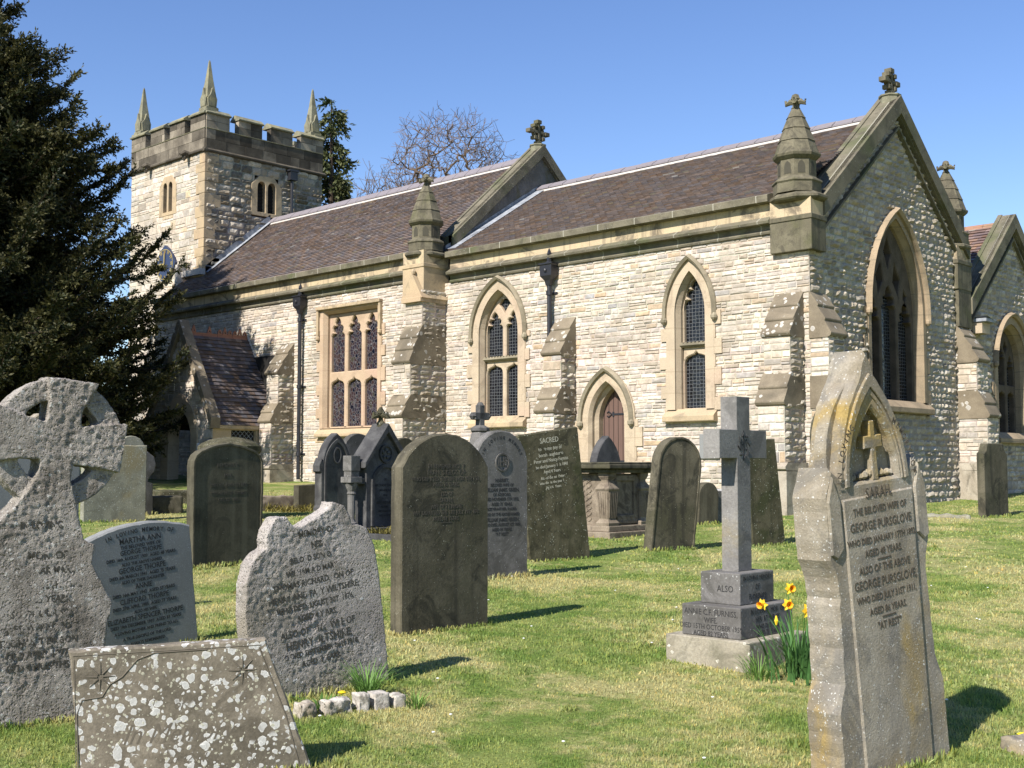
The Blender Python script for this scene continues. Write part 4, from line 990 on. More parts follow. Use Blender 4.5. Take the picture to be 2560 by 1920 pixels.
M_lichgrey = stone_mat('grey_lichen_slab', (.22, .215, .165), (.30, .29, .22), (.26, .22, .13), 3, dark=((.12, .115, .09), .5), spots=((45, .45, .5, (.45, .45, .40)),), bump=.4)  # the lichened stone's own grey-olive tone

M_kerb = stone_mat('white_weathered_kerb', (.50, .46, .40), (.60, .56, .50), (.34, .29, .22), 9, dark=((.14, .12, .10), .6), bump=.5, bs=90)
# wheel cross in the left foreground
b = gp(4.75, -16.1); F = SF(b, 82); c0 = (.085, 1.417)
ring_ = lambda r: [(c0[0] + r * math.cos(t * math.pi / 20), c0[1] + r * math.sin(t * math.pi / 20)) for t in range(40)]
out = [(-.36, -.3), (.32, -.3), (.33, .2), (.352, .47), (.374, .58), (.262, .787), (.275, .885), (.216, .915), (.175, 1.096), (.142, 1.22), (.152, 1.30), (.27, 1.285), (.400, 1.258), (.436, 1.520), (.31, 1.515), (.190, 1.500), (.195, 1.575), (.282, 1.730), (.01, 1.756), (.024, 1.63), (.014, 1.522), (-.10, 1.555), (-.255, 1.615), (-.24, 1.32), (-.11, 1.335), (-.015, 1.332), (-.02, 1.28), (-.06, 1.195), (-.125, 1.105), (-.205, 1.03), (-.25, .93), (-.27, .80), (-.38, .58), (-.37, .45)]
m = MB(); m.plate(F, out, -.17, 0); m.plate(F, ring_(.335), -.15, -.025, [ring_(.225)])
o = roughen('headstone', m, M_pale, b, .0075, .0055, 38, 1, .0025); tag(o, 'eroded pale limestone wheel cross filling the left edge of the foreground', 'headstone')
write(F, [('IN LOVING', .05, .995, .0), ('MEMORY OF', .058, .84, .02), ('OUR DEAR MARY,', .050, .765, .02), ('SEPTEMBER 13TH 1872,', .050, .69, .0), ('AGED 23 YEARS.', .05, .62, .0), ('ALSO OF OUR SON', .05, .55, .0), ('JAMES, WHO DIED', .05, .48, .0), ('THOMAS, THEIR SON', .05, .41, .0), ('DIED APRIL 1877,', .05, .345, .0), ('AGED 4 MONTHS.', .05, .285, .0)], -.0022, M_text_soft, o, worn=.12, bold=.0016)
# gothic stone in the right foreground
hwid = [(0, .405), (.34, .40), (.46, .352), (.86, .338), (.92, .345), (1.0, .378), (1.27, .378), (1.40, .32), (1.35, .255), (1.40, .245), (1.553, .208), (1.66, .158), (1.74, .098), (1.79, .058), (1.85, .038)]
out = [(-.41, -.3), (.41, -.3)] + [(w, v) for v, w in hwid] + [(0, 1.90)] + [(-w, v) for v, w in reversed(hwid)]
b = gp(8.185, -13.71); F = SF(b, 81, -6.0)
niche = [(-.15, 1.315), (.17, 1.315), (.165, 1.40), (.125, 1.50), (.07, 1.58), (.012, 1.635), (-.045, 1.58), (-.10, 1.50), (-.145, 1.40)]
m = MB(); oc = chip(out, .0035, .03); m.plate(F, oc, -.17, -.05, ch=.0); m.plate(F, oc, -.05, 0, [niche], ch=.014, back=False)
m.plate(F, [(-.275, 1.36), (.275, 1.36)] + arch(0, .275, 1.40, 1.80, 9)[1:-1], -.115, -.055, ch=.006)
for r0_, r1_, d_ in ((.232, .205, .012), (.20, .188, .006)):
    A_, B_ = arch(.005, r0_, 1.30, 1.30 + r0_ * 2.12, 9), arch(.005, r1_, 1.30, 1.30 + r1_ * 2.10, 9); m.plate(F, A_ + list(reversed(B_)), -.012, d_, ch=.003)
m.plate(F, [(-.245, -.3), (.245, -.3), (.258, 1.25), (-.258, 1.25)], -.012, .010, ch=.007)
for s_ in (-1, 1): m.plate(F, chip([(s_ * .325, 1.0), (s_ * .362, 1.02), (s_ * .362, 1.25), (s_ * .318, 1.36), (s_ * .275, 1.25), (s_ * .275, 1.04)][::s_], .002), -.01, .012, ch=.006)
m.plate(F, [(-.010, 1.31), (.034, 1.31), (.030, 1.455), (.078, 1.455), (.078, 1.512), (.030, 1.512), (.030, 1.578), (-.006, 1.578), (-.006, 1.512), (-.054, 1.512), (-.054, 1.455), (-.006, 1.455)], -.055, -.006, ch=.004)
rr_ = random.Random(3)
for k in range(46):
    u_ = rr_.uniform(-.14, .16); h_ = .02 + .05 * max(0, 1 - abs(u_ - .01) / .16) * rr_.uniform(.4, 1); m.lathe(F(u_, 1.318 + h_ * .5, -.03 + rr_.uniform(-.012, .014)), [(.003, -.014), (rr_.uniform(.009, .016), -.004), (.008, .010), (.002, .016)], 6)
o = m.build('headstone', M_purs, None, b); tag(o, 'tall leaning gothic headstone with a small cross in its pointed niche', 'headstone')
write(F, [('SARAH,', .068, 1.258, .0), ('THE BELOVED WIFE OF', .044, 1.185), ('GEORGE PURSGLOVE', .055, 1.118), ('WHO DIED JANUARY 17TH 1892,', .040, 1.052), ('AGED 48 YEARS.', .044, .995), ('-', .05, .962), ('ALSO OF THE ABOVE', .046, .925), ('GEORGE PURSGLOVE,', .055, .862), ('WHO DIED JULY 31ST 1911,', .042, .797), ('AGED 86 YEARS.', .044, .737), ('-', .05, .705), ('"AT REST"', .046, .668)], .0108, M_text_brown, o, worn=.0, bold=.0002, arcs=[('IN LOVING', .044, .075, 1.30, .345, 176, 132), ('MEMORY OF', .044, -.065, 1.30, .345, 50, 4)])
# broken-topped stone
out = [(-.46, -.3), (.46, -.3), (.458, .60), (.443, .78), (.40, .895), (.34, .925), (.300, .930), (.292, .985), (.257, 1.05), (.175, 1.085), (.155, 1.05), (.105, 1.030), (.02, .998), (-.055, .972), (-.095, .985), (-.135, 1.045), (-.20, 1.052), (-.262, .985), (-.280, .93), (-.275, .89), (-.33, .875), (-.39, .82), (-.43, .72), (-.455, .55)]
b = gp(5.14, -14.59); F = SF(b, 86, -7.4); m = MB(); m.plate(F, out, -.115, 0)
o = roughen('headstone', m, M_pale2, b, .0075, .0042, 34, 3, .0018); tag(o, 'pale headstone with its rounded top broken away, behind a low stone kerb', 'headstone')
write(F, [('MEMORY OF', .05, .93, .05), ('ERNEST,', .05, .86, .04), ('BELOVED SON OF', .045, .79), ('WILLIAM AND MARY,', .045, .72), ('THOMAS RICHARD, SON OF', .05, .655), ('HENRY AND FANNY WILTSHIRE,', .052, .588), ('WHO DIED AUGUST 30TH 1876,', .045, .525), ('AGED 4 YEARS.', .048, .462), ('ALSO OF FANNY, WIFE OF', .055, .385), ('HENRY WILTSHIRE,', .066, .32), ('WHO DIED SEPTEMBER 28TH 1918,', .044, .262), ('AGED 81 YEARS.', .046, .205)], -.0012, M_text_soft, o, worn=.10, bold=.001)
m = MB(); Fk = FR(gp(5.53, -15.03), (.245, .97, 0), (.97, -.245, 0))
for u0, u1, h, w in ((-.02, .085, .080, .1), (.11, .285, .078, .085), (.315, .38, .095, .11), (.408, .50, .09, .10), (.53, .60, .07, .09)): m.box(Fk, u0, u1, -.1, h, -w, 0)
o = roughen('grave_kerb', m, M_kerb, gp(5.6, -14.75), .008, .022, 16, 4, .004); tag(o, 'low broken kerb of pale stones before the broken-topped headstone', 'kerb')
# granite stone
out = round_top(.395, .795, .868); b = (3.30, -14.655)
o, F = slab(b, 92, out, .085, M_gran, 'smooth grey granite headstone with a low curved top and black lettering', tilt=-6.2)
write(F, [('MARTHA ANN', .056, .757), ('THE BELOVED WIFE OF', .034, .716), ('GEORGE THORPE', .046, .680), ('DIED 16th AUGUST 1909  AGED 48 YEARS', .033, .640), ('ALSO THE ABOVE NAMED', .030, .603), ('GEORGE THORPE', .052, .563), ('DIED 6th MARCH 1941  AGED 75 YEARS', .033, .521), ('ALSO OF THEIR DAUGHTER', .030, .486), ('ANNIE', .050, .446), ('DIED 16th MAY 1942  AGED 57 YEARS', .033, .402), ('CLIFFORD THORPE', .050, .358), ('DIED 27th APRIL 1985  AGED 77 YEARS', .033, .316), ('ALSO HIS WIFE', .030, .279), ('ELIZABETH SPENCER THORPE', .050, .238), ('DIED 19th DECEMBER 1997  AGED 83 YEARS', .032, .196), ('A LOVING MOTHER AND FRIEND TO ALL', .030, .156), ('A TRUE DISCIPLE OF THE LORD', .030, .112), ('ALWAYS REMEMBERED', .030, .072)], .0005, M_text_dark, o, bold=.0004,
      arcs=[('IN LOVING MEMORY OF', .042, 0, -.15, .965, 105, 75)])
# lichened slab at the bottom edge
out = [(-.447, -.35), (.60, -.35), (.475, .02), (.27, .585), (-.549, .568)]
b = (6.1, -16.0); o, F = slab(b, 60, out, .075, M_lslab, 'brown slab spotted with white lichen at the lower left edge of the photo', ch=.008)
m = MB(); 
for (uc, s) in ((-.42, 1), (.17, -1)):
    for k in range(8): a = k * math.pi / 4; m.tube([F(uc + .012 * math.cos(a), .455 + .012 * math.sin(a), .0), F(uc + .06 * math.cos(a), .455 + .06 * math.sin(a), .0)], [.005, .002], 5)
def line(pts, r=.0035): m.tube([F(u, v, 0) for u, v in pts], r, 4)
line([(-.49, -.1), (-.51, .30), (-.49, .36), (-.41, .37), (-.38, .42), (-.33, .45), (-.27, .52), (-.20, .545), (.02, .55)]); line([(.24, .55), (.36, .25), (.46, -.1)]); line([(-.53, .545), (.25, .56)], .002); line([(-.5, -.1), (-.525, .53)], .002)
m.build('carved_border', plain_mat('cut_shade_line', (.105, .09, .068), .95), o)  # raised dark lines for grooves: the groove shade is put into the colour
write(F, [('In Memory', .12, .20, -.10, .45), ('of', .06, .32, -.1, .45), ('1  2 Nov.', .06, .09, -.02, .45)], -.0010, plain_mat('cut_shade_letter', (.115, .098, .075), .95), o)  # engraved letters drawn darker: their shade is put into the colour
# olive stone with an arched top in the middle
out = [(-.43, -.3), (.43, -.3)] + round_top(.43, 1.20, 1.455)[2:]
o, F = slab((4.15, -12.71), 87.5, out, .12, M_olive, 'tall olive-brown arched headstone standing alone in the centre of the lawn', ch=.01)
write(F, [('IN REMEMBRANCE OF', .047, 1.205), ('FRANCIS GLOSSOP', .055, 1.160), ('WHO DEPARTED THIS LIFE NOV. 9TH 1876,', .042, 1.112), ('AGED 70 YEARS.', .042, 1.070), ('-', .06, 1.037), ('ALSO OF', .040, .998), ('SARAH,', .046, .953), ('WIFE OF THE ABOVE', .040, .905), ('WHO DEPARTED THIS LIFE JULY 19TH 1878', .042, .862), ('AGED 81 YEARS.', .042, .817), ('-', .05, .787)], .0005, M_text_soft, o, worn=.06, bold=.0008)
# stone with a round monogram
out = round_top(.345, 1.16, 1.455); o, F = slab((2.455, -10.36), 85, out, .11, M_greyS, 'grey round-topped headstone with a raised IHS roundel and dark lettering')
m = MB(); cc = [(.09 * math.cos(t * math.pi / 12), 1.14 + .09 * math.sin(t * math.pi / 12)) for t in range(24)]; m.plate(F, cc, -.02, .012, [[(.0 + x * .84, 1.14 + (y - 1.14) * .84) for x, y in cc]]); v, f_ = glyphs('IHS', .13, .62); m.add([F(x, y + 1.14, .010 + z) for x, y, z in v], f_); rd = m.build('roundel', M_greyS, o)
write(F, [('HARRIET,', .05, .96), ('BELOVED WIFE OF', .042, .914), ('WILLIAM JAMES GREEN,', .050, .867), ('OF ASHFORD,', .044, .82), ('DIED NOVEMBER 5TH 1892,', .042, .776), ('AGED 71 YEARS.', .044, .727), ('REST GRANT HER, O LORD.', .036, .680), ('ALSO OF THE ABOVE NAMED', .040, .627), ('WILLIAM JAMES GREEN,', .050, .575), ('WHO DIED AUGUST 1ST 1898,', .042, .526), ('AGED 84 YEARS.', .042, .479), ('"AT REST"', .044, .433)], .0005, M_text_dark, o, bold=.0012, arcs=[('IN LOVING MEMORY', .045, 0, 1.11, .27, 155, 25)])
# wide leaning slab
out = [(-.435, -.3), (.435, -.3), (.435, 1.475), (.41, 1.49), (-.42, 1.475), (-.435, 1.455)]
o, F = slab((1.65, -8.56), 79, out, .10, M_green, 'wide mossy square-topped slab leaning to the left, with pale lettering', tilt=-7)
write(F, [('SACRED', .085, 1.375), ('to the memory of', .06, 1.285), ('Deborah daughter of', .06, 1.215), ('Peter and Nancy Furniss', .058, 1.15), ('who died January 15th 1841', .052, 1.085), ('Aged 4 Years', .052, 1.025), ('Also of the said Peter', .048, .955), ('who died in the year 1848', .046, .90), ('Aged 62 Years', .046, .845)], .0005, M_text_pale, o, worn=.12)
# two dark stones left and right of the middle
out = [(-.445, -.3), (.445, -.3), (.455, 1.06), (.45, 1.13), (.42, 1.19), (.36, 1.235), (.2, 1.29), (0, 1.325), (-.2, 1.29), (-.36, 1.235), (-.42, 1.19), (-.45, 1.13), (-.455, 1.06)]
o, F = slab((-.46, -11.58), 92.5, out, .12, M_olive2, 'dark olive headstone with a low pointed top, left of the broken-topped stone', border=.028)
write(F, [('IN MEMORY OF', .058, 1.08), ('MARY', .06, .97), ('WIFE OF JOHN THORPE', .055, .865), ('WHO DEPARTED THIS LIFE', .045, .78), ('OCT. 12TH 1869', .045, .71)], -.011, M_text_soft, o, worn=.12, bold=.0008)
o, F = slab((1.93, -6.80), 76, round_top(.345, 1.06, 1.40), .15, M_olive, 'dark round-topped headstone leaning to the right beside the chest tomb', tilt=7.5, border=.03)
# others farther back
def at(px, D, dz=None):
    """ground point seen at picture column px (2560 wide) at depth D"""
    s = (px - 1280) / 3000 * D; return (CX + fwd[0] * D + rgt[0] * s, CY + fwd[1] * D + rgt[1] * s)
out = [(-.31, -.3), (.31, -.3), (.26, 1.36), (-.27, 1.385)]
slab((2.39, -5.33), 78, out, .10, M_green, 'narrow mossy slab behind the tall stone cross', tilt=-5.5)
cl = [(-.43, -.3), (.43, -.3), (.43, 1.09), (.40, 1.10), (.345, 1.14), (.30, 1.25), (.27, 1.265), (-.27, 1.265), (-.30, 1.25), (-.345, 1.14), (-.40, 1.10), (-.43, 1.09)]
slab((2.5, 1.8), 86, cl, .13, M_olive, 'grey-brown headstone with hollowed shoulders near the right edge by the chapel')
b = gp(2.08, .75); m = MB(); m.box(FR(b, (.86, .5, 0), (.5, -.86, 0)), -.36, .36, -.1, .05, -.16, .16); o = roughen('flat_gravestone', m, M_lichgrey, b, .03, .04, 5, 5); tag(o, 'low grey slab lying flat in the grass by the chancel', 'gravestone')
slab(at(1521, 17.9), 87, [(-.29, -.3), (.29, -.3)] + arch(0, .29, .85, 1.36, 7), .13, M_slateS, 'pointed dark slate headstone rising behind the chest tomb in front of the door')
slab(at(1768, 18.8), 80, round_top(.22, .48, .66), .13, M_olive2, 'small dark round-topped stone just left of the tall cross shaft', tilt=3)
slab(at(1797, 19.1), 80, round_top(.14, .36, .52), .09, M_greyS, 'smallest grey stone half hidden behind the tall cross shaft')
slab(at(2106, 10.9), 86, round_top(.33, 1.45, 1.74), .13, M_olive, 'thin arched stone edge showing left of the tall gothic headstone')
o, F = slab(at(292, 18.7), 84, [(-.5, -.3), (.5, -.3), (.5, 1.19), (-.5, 1.19)], .12, M_lichgrey, 'lichened square-topped slab behind the wheel cross')
slab(at(330, 20.2), 84, round_top(.25, 1.05, 1.30), .1, M_lichgrey, 'rounded stone top peeping above the square-topped slab')
ho = [(-.26, -.3), (.26, -.3), (.24, .52), (.15, .56), (.17, .62), (.26, .72), (.29, .84), (.25, .97), (.14, 1.05), (0, 1.08), (-.14, 1.05), (-.25, .97), (-.29, .84), (-.26, .72), (-.17, .62), (-.15, .56), (-.24, .52)]
slab(at(352, 19.9), 88, ho, .12, M_greyS, 'speckled stone with a round disc head right of the square-topped slab')
o, F = slab(at(78, 9.2), 88, round_top(.40, 1.24, 1.30), .09, M_gran, 'grey lettered slab seen through the holes of the wheel cross')
write(F, [('ROBERT', .06, 1.13), ('SIDNEY', .05, 1.04), ('ADAMS', .05, .95), ('AGED 60', .04, .87)], .0005, M_text_pale, o)
slab(at(98, 12.6), 86, [(-.3, -.3), (.3, -.3), (.3, 1.3), (.12, 1.42), (.10, 1.55), (0, 1.62), (-.10, 1.55), (-.12, 1.42), (-.3, 1.3)], .16, M_purs, 'pointed yellowed stone seen through the upper hole of the wheel cross')
slab(at(772, 21.3), 84, [(-.2, -.3), (.2, -.3), (.19, .47), (-.2, .45)], .16, M_olive2, 'stubby mossy stone left of the black gothic headstone')
slab(at(898, 20.8), 92, round_top(.36, 1.0, 1.35), .12, M_greyS, 'round-topped stone close under the square nave window')
slab(at(1013, 20.6), 92, round_top(.36, 1.0, 1.30), .12, M_olive2, 'round-topped stone under the big buttress behind the gabled monument')
# black gothic stone
b = (-5.36, -6.27); out = [(-.37, -.3), (.37, -.3), (.37, .10), (.34, .14), (.34, .68), (.385, .70), (.385, .80), (.33, .93), (.31, .84)] + arch(0, .30, .82, 1.345, 7)[1:-1] + [(-.31, .84), (-.33, .93), (-.385, .80), (-.385, .70), (-.34, .68), (-.34, .14), (-.37, .10)]
o, F = slab(b, 92, out, .16, M_slateS, 'black gothic-arched headstone with an oval niche, under the square nave window')
m = MB(); a0_, a1_ = arch(0, .27, .80, 1.25, 7), arch(0, .235, .80, 1.19, 7); m.plate(F, [(.27, .12)] + a0_ + [(-.27, .12), (-.235, .12)] + list(reversed(a1_)) + [(.235, .12)], -.01, .02)
ov = [(.085 * math.cos(t * math.pi / 10), .97 + .14 * math.sin(t * math.pi / 10)) for t in range(20)]; m.plate(F, ov, -.01, .022, [[(x * .78, .97 + (y - .97) * .82) for x, y in ov]]); v, f_ = glyphs('IHS', .13, .5); m.add([F(x, y + .97, .008 + z) for x, y, z in v], f_)
m.build('moulding', M_slateS, o, bevel=.004)
# gabled monument with columns
b = gp(-2.2, -7.9); F = SF(b, 93); g_ = empty('gabled_monument', b, 'black gabled monument with side columns and a carved finial, behind the arched olive stone', 'monument')
m = MB(); m.plate(F, [(-.36, .10), (.36, .10), (.36, .98), (0, 1.46), (-.36, .98)], -.22, 0, ch=.01); m.build('tablet', M_slateS, g_)
m = MB()
for s in (-1, 1): m.plate(F, [(s * .44, .92), (s * .44, 1.0), (0, 1.55), (0, 1.42)], -.26, .07, ch=.01)
ov = [(.13 * math.cos(t * math.pi / 10), 1.12 + .13 * math.sin(t * math.pi / 10)) for t in range(20)]; m.plate(F, ov, -.01, .035, [[(x * .8, 1.12 + (y - 1.12) * .8) for x, y in ov]])
for k in range(5): a = k * 2 * math.pi / 5 + .3; m.lathe(F(.055 * math.cos(a), 1.12 + .055 * math.sin(a), .01), [(.02, -.02), (.03, 0), (.02, .02)], 6)
aa, ab = arch(0, .27, .70, .98, 7), arch(0, .225, .70, .93, 7); m.plate(F, [(.27, .12)] + aa + [(-.27, .12), (-.225, .12)] + list(reversed(ab)) + [(.225, .12)], -.01, .03)
m.build('gable', M_slateS, g_, bevel=.005)
for s in (-1, 1):
    m = MB(); q = lambda v0, v1, h: m.box(F, s * .54 - h, s * .54 + h, v0, v1, -.10 - h, -.10 + h)
    q(-.3, .14, .10); q(.72, .80, .105); q(.80, .88, .075); q(.88, 1.09, .085); P_ = F(s * .54, 0, -.10)
    m.lathe(P_, [(.085, .14), (.085, .17), (.06, .19), (.052, .22), (.052, .56), (.065, .57), (.05, .60), (.075, .66), (.09, .72)], 12); m.build('column', M_greyS, g_, bevel=.006)
    m = MB(); m.box(F, min(s * .36, s * .62), max(s * .36, s * .62), .70, .78, -.2, -.02); m.build('bracket', M_slateS, g_, bevel=.006)
m = MB(); m.lathe(F(0, 1.50, -.1), [(.05, 0), (.06, .05), (.035, .09), (.03, .13), (.07, .19), (.03, .26), (.015, .28)], 8)
for k in range(4): a = R(90 * k); p_ = Vector(F(0, 1.66, -.1)); d = Vector((math.cos(a), math.sin(a), 0)); m.tube([p_, p_ + d * .08, p_ + d * .14 + Vector((0, 0, -.02)), p_ + d * .13 + Vector((0, 0, .05))], [.03, .04, .035, .01], 6)
m.build('finial', M_green, g_)
m = MB(); m.box(F, -.72, .72, -.3, .10, -.34, .12); m.box(F, -.72, -.60, -.3, .05, .12, 1.0); m.box(F, .60, .72, -.3, .05, .12, 1.0); m.box(F, -.72, .72, -.3, .05, 1.0, 1.12); m.build('kerb', M_slateS, g_, bevel=.01)
write(F, [('OF', .05, .76), ('MATTHEW THORPE', .05, .68, .0), ('DIED APRIL 21ST', .036, .61), ('18 81', .04, .54), ('-', .06, .50), ('ALSO ELIZABETH', .05, .44), ('HIS WIFE,', .042, .38), ('DIED MARCH 6TH', .036, .32), ('AGED 84 YEARS', .036, .26)], .002, M_text_dark, g_, bold=.001)
# chest tomb by the door
b = gp(-.4, -5.66); tb = empty('chest_tomb', b, 'brown sandstone chest tomb with fluted corner balusters before the little door', 'tomb')
z0 = b[2]; X0_, X1_, Y0_, Y1_ = -1.25, .33, -6.08, -5.24; Fz = FR((0, 0, z0), (1, 0, 0), (0, 1, 0))
m = MB(); m.box(Fz, X0_ - .12, X1_ + .12, -.2, .05, Y0_ - .12, Y1_ + .12); m.box(Fz, X0_ - .06, X1_ + .06, .05, .13, Y0_ - .06, Y1_ + .06); m.build('base', M_tomb, tb, bevel=.012)
m = MB(); m.box(Fz, X0_ + .05, X1_ - .05, .13, .84, Y0_ + .05, Y1_ - .05); FT = FR((X1_ - .05, 0, z0), (0, 1, 0), (1, 0, 0)); FU = FR((0, Y0_ + .05, z0), (1, 0, 0), (0, -1, 0))
m.plate(FT, [(-5.96, .15), (-5.36, .15), (-5.36, .82), (-5.96, .82)], 0, .03, [[(-5.84, .27), (-5.48, .27), (-5.48, .74), (-5.84, .74)]], ch=.006)
for k in range(7): m.lathe(FT(-5.90, .22 + k * .085, .03), [(.034, -.01), (.034, .012), (.02, .012)], 10) if False else m.tube([FT(-5.90 + .03 * math.cos(t), .22 + k * .085 + .035 * math.sin(t), .033) for t in np.linspace(0, 2 * math.pi, 9)], .007, 4)
for k in range(6): m.tube([FT(-5.88 + k * .1 + .04 * math.cos(t), .21 + .035 * math.sin(t), .033) for t in np.linspace(-2.6, 1.2, 7)], .007, 4)
for j in range(5):
    for k in range(8): m.tube([FU(-.05 - j * .12 + .045 * math.cos(t), .22 + k * .078 + .035 * math.sin(t), .006) for t in np.linspace(0, 2 * math.pi, 9)], .006, 4)
m.build('panel', M_tomb, tb)
for x, y in ((X1_ - .06, Y0_ + .06), (X1_ - .06, Y1_ - .06), (X0_ + .06, Y0_ + .06)):
    m = MB(); rt2 = math.sqrt(2); m.lathe((x, y, z0), [(.11 * rt2, .13), (.115 * rt2, .17), (.085 * rt2, .21), (.08 * rt2, .23), (.105 * rt2, .60), (.12 * rt2, .63), (.115 * rt2, .65), (.065 * rt2, .72), (.06 * rt2, .75), (.085 * rt2, .80), (.09 * rt2, .85)], 4, rot=R(45))
    for k in range(5):
        e = -.065 + k * .033
        m.tube([(x + e, y - .083, z0 + .24), (x + e * 1.2, y - .107, z0 + .59)], .009, 5); m.tube([(x + .083, y + e, z0 + .24), (x + .107, y + e * 1.2, z0 + .59)], .009, 5)
    m.build('baluster', M_tomb, tb)
m = MB(); m.box(Fz, X0_ - .07, X1_ + .07, .85, .91, Y0_ - .07, Y1_ + .07); m.box(Fz, X0_ - .15, X1_ + .15, .91, .97, Y0_ - .15, Y1_ + .15); m.box(Fz, X0_ - .12, X1_ + .12, .97, 1.0, Y0_ - .12, Y1_ + .12); m.build('lid', M_olive, tb, bevel=.014)
# tall stepped cross
b = gp(6.27, -12.065); z0 = b[2] + .0; Fz = FR((6.27, -12.065, z0), (1, 0, 0), (0, 1, 0)); cr = empty('memorial_cross', b, 'tall grey stone cross on three steps beside the daffodils', 'memorial cross')
def blk(hx, hy, v0, v1, name, mat): m = MB(); m.box(Fz, -hx, hx, v0, v1, -hy, hy); return m.build(name, mat, cr, bevel=.008)
blk(.32, .365, -.25, .17, 'step', M_crossb); blk(.225, .315, .17, .37, 'step', M_greyS); blk(.152, .205, .37, .575, 'step', M_greyS)
m = MB(); cp = [(-.083, .575), (.083, .575), (.080, 1.315), (.285, 1.315), (.285, 1.505), (.080, 1.505), (.080, 1.725), (-.080, 1.725), (-.080, 1.505), (-.285, 1.505), (-.285, 1.315), (-.080, 1.315)]
FcE = FR((6.27, -12.065, z0), (0, 1, 0), (1, 0, 0)); m.plate(FcE, cp, -.062, .062, ch=.004); m.build('cross', M_cross, cr)
m = MB(); v, f_ = glyphs('IHS', .11, .6); m.add([FcE(x, y + 1.40, .062 + z) for x, y, z in v], f_); m.box(FcE, -.006, .006, 1.30, 1.50, .062, .064)
for k in range(8): a = k * math.pi / 4; m.tube([FcE(.07 * math.cos(a), 1.40 + .085 * math.sin(a), .063), FcE(.05 * math.cos(a + .4), 1.40 + .065 * math.sin(a + .4), .063)], .006, 4)
m.build('monogram', M_text_dark, cr)
Fs_ = lambda hy: FR((6.27, -12.065 - hy, z0), (1, 0, 0), (0, -1, 0)); Fe_ = lambda hx: FR((6.27 + hx, -12.065, z0), (0, 1, 0), (1, 0, 0))
write(Fs_(.205), [('ALSO', .06, .47, .04)], .0005, M_text_dark, cr); write(Fs_(.315), [('ANNIE C.F. FURNISS,', .052, .325), ('WIFE.', .048, .275), ('DIED 15TH OCTOBER 1959', .046, .232), ('AGED 82 YEARS', .044, .19)], .0005, M_text_dark, cr)
write(Fe_(.152), [('IN LOVING MEMORY', .042, .54), ('OF', .05, .48), ('FLORENCE', .05, .42)], .0005, M_text_dark, cr); write(Fe_(.225), [('IN LOVING MEMORY OF', .048, .335), ('HERBERT FURNISS', .048, .285), ('WHO DIED 1946,', .044, .237), ('AGED 72 YEARS', .042, .195)], .0005, M_text_dark, cr, worn=.1)
# low and half-hidden things on the left
def lump(name, c, ang, L, W, H, mat, label, cat, amp=.03, tilt=0):
    b = gp(*c); F = SF(b, ang, tilt); m = MB(); m.box(F, -L / 2, L / 2, -.12, H, -W, 0); o = roughen(name, m, mat, b, .03, amp, 6, len(label)); return tag(o, label, cat)
lump('ledger_tomb', at(415, 20.3), 70, .62, .4, .30, M_olive2, 'low dark ledger tomb in the shade of the conifer', 'tomb'); lump('ledger_tomb', at(448, 22.6), 75, .7, .5, .26, M_green, 'mossy ledger tomb deep in the shade before the porch', 'tomb')
lump('ledger_tomb', at(690, 21.2), 80, .8, .5, .26, M_tomb, 'short brown ledger stone just right of the dark olive headstone', 'tomb'); lump('rock', at(733, 21.6), 60, .32, .28, .2, M_lichgrey, 'pale mossy rock near the foot of the drainpipe', 'rock', .06)
lump('stone_post', at(1125, 15.2), 88, .13, .14, 1.36, M_slateS, 'square dark post top just above the arched olive stone', 'post', .006)
b = gp(8.62, -13.0); m = MB(); m.box(SF(b, 70), -.14, .2, -.1, .07, -.22, 0); o = roughen('rock', m, M_purs, b, .014, .02, 9, 6); tag(o, 'flat grey stone at the right foot of the tall gothic headstone', 'rock')
b = gp(*at(575, 19.2)); pt = empty('pedestal_tomb', b, 'mossy pedestal tomb with a moulded cap in the shade of the porch', 'tomb'); m = MB(); Fz = FR(b, (1, 0, 0), (0, 1, 0)); m.box(Fz, -.30, .30, -.2, 1.0, -.30, .30); m.build('pedestal', M_green, pt, bevel=.02)
m = MB(); m.lathe(b, [(.42, .98), (.46, 1.04), (.50, 1.08), (.50, 1.17), (.44, 1.22), (.30, 1.28), (.1, 1.32)], 12); m.build('cap', M_green, pt)
b = gp(*at(1200, 17.6)); mp = empty('monument', b, 'slim grey monument whose ornate cross top shows behind the IHS stone', 'monument'); m = MB(); m.lathe(b, [(.30, -.2), (.30, .3), (.22, .36), (.2, 1.1), (.13, 1.42), (.10, 1.45)], 8); m.build('shaft', M_greyS, mp)
Fm = SF(b, 88); m = MB(); m.lathe(b, [(.10, 1.43), (.14, 1.46), (.14, 1.50), (.07, 1.54)], 8); m.box(Fm, -.05, .05, 1.5, 1.84, -.05, .05); m.box(Fm, -.14, .14, 1.62, 1.73, -.05, .05)
for u, v in ((-.14, 1.675), (.14, 1.675), (0, 1.83)): m.lathe(Fm(u, v, 0), [(.03, -.05), (.06, 0), (.03, .05)], 8)
m.build('cross', M_slateS, mp, bevel=.01)
m = MB(); m.box(FS, -2.34, -1.90, .16, .62, -.02, .05); part(m, 'wall_tablet', M_gran, None, 'blue-grey slate tablet', bevel=.006)

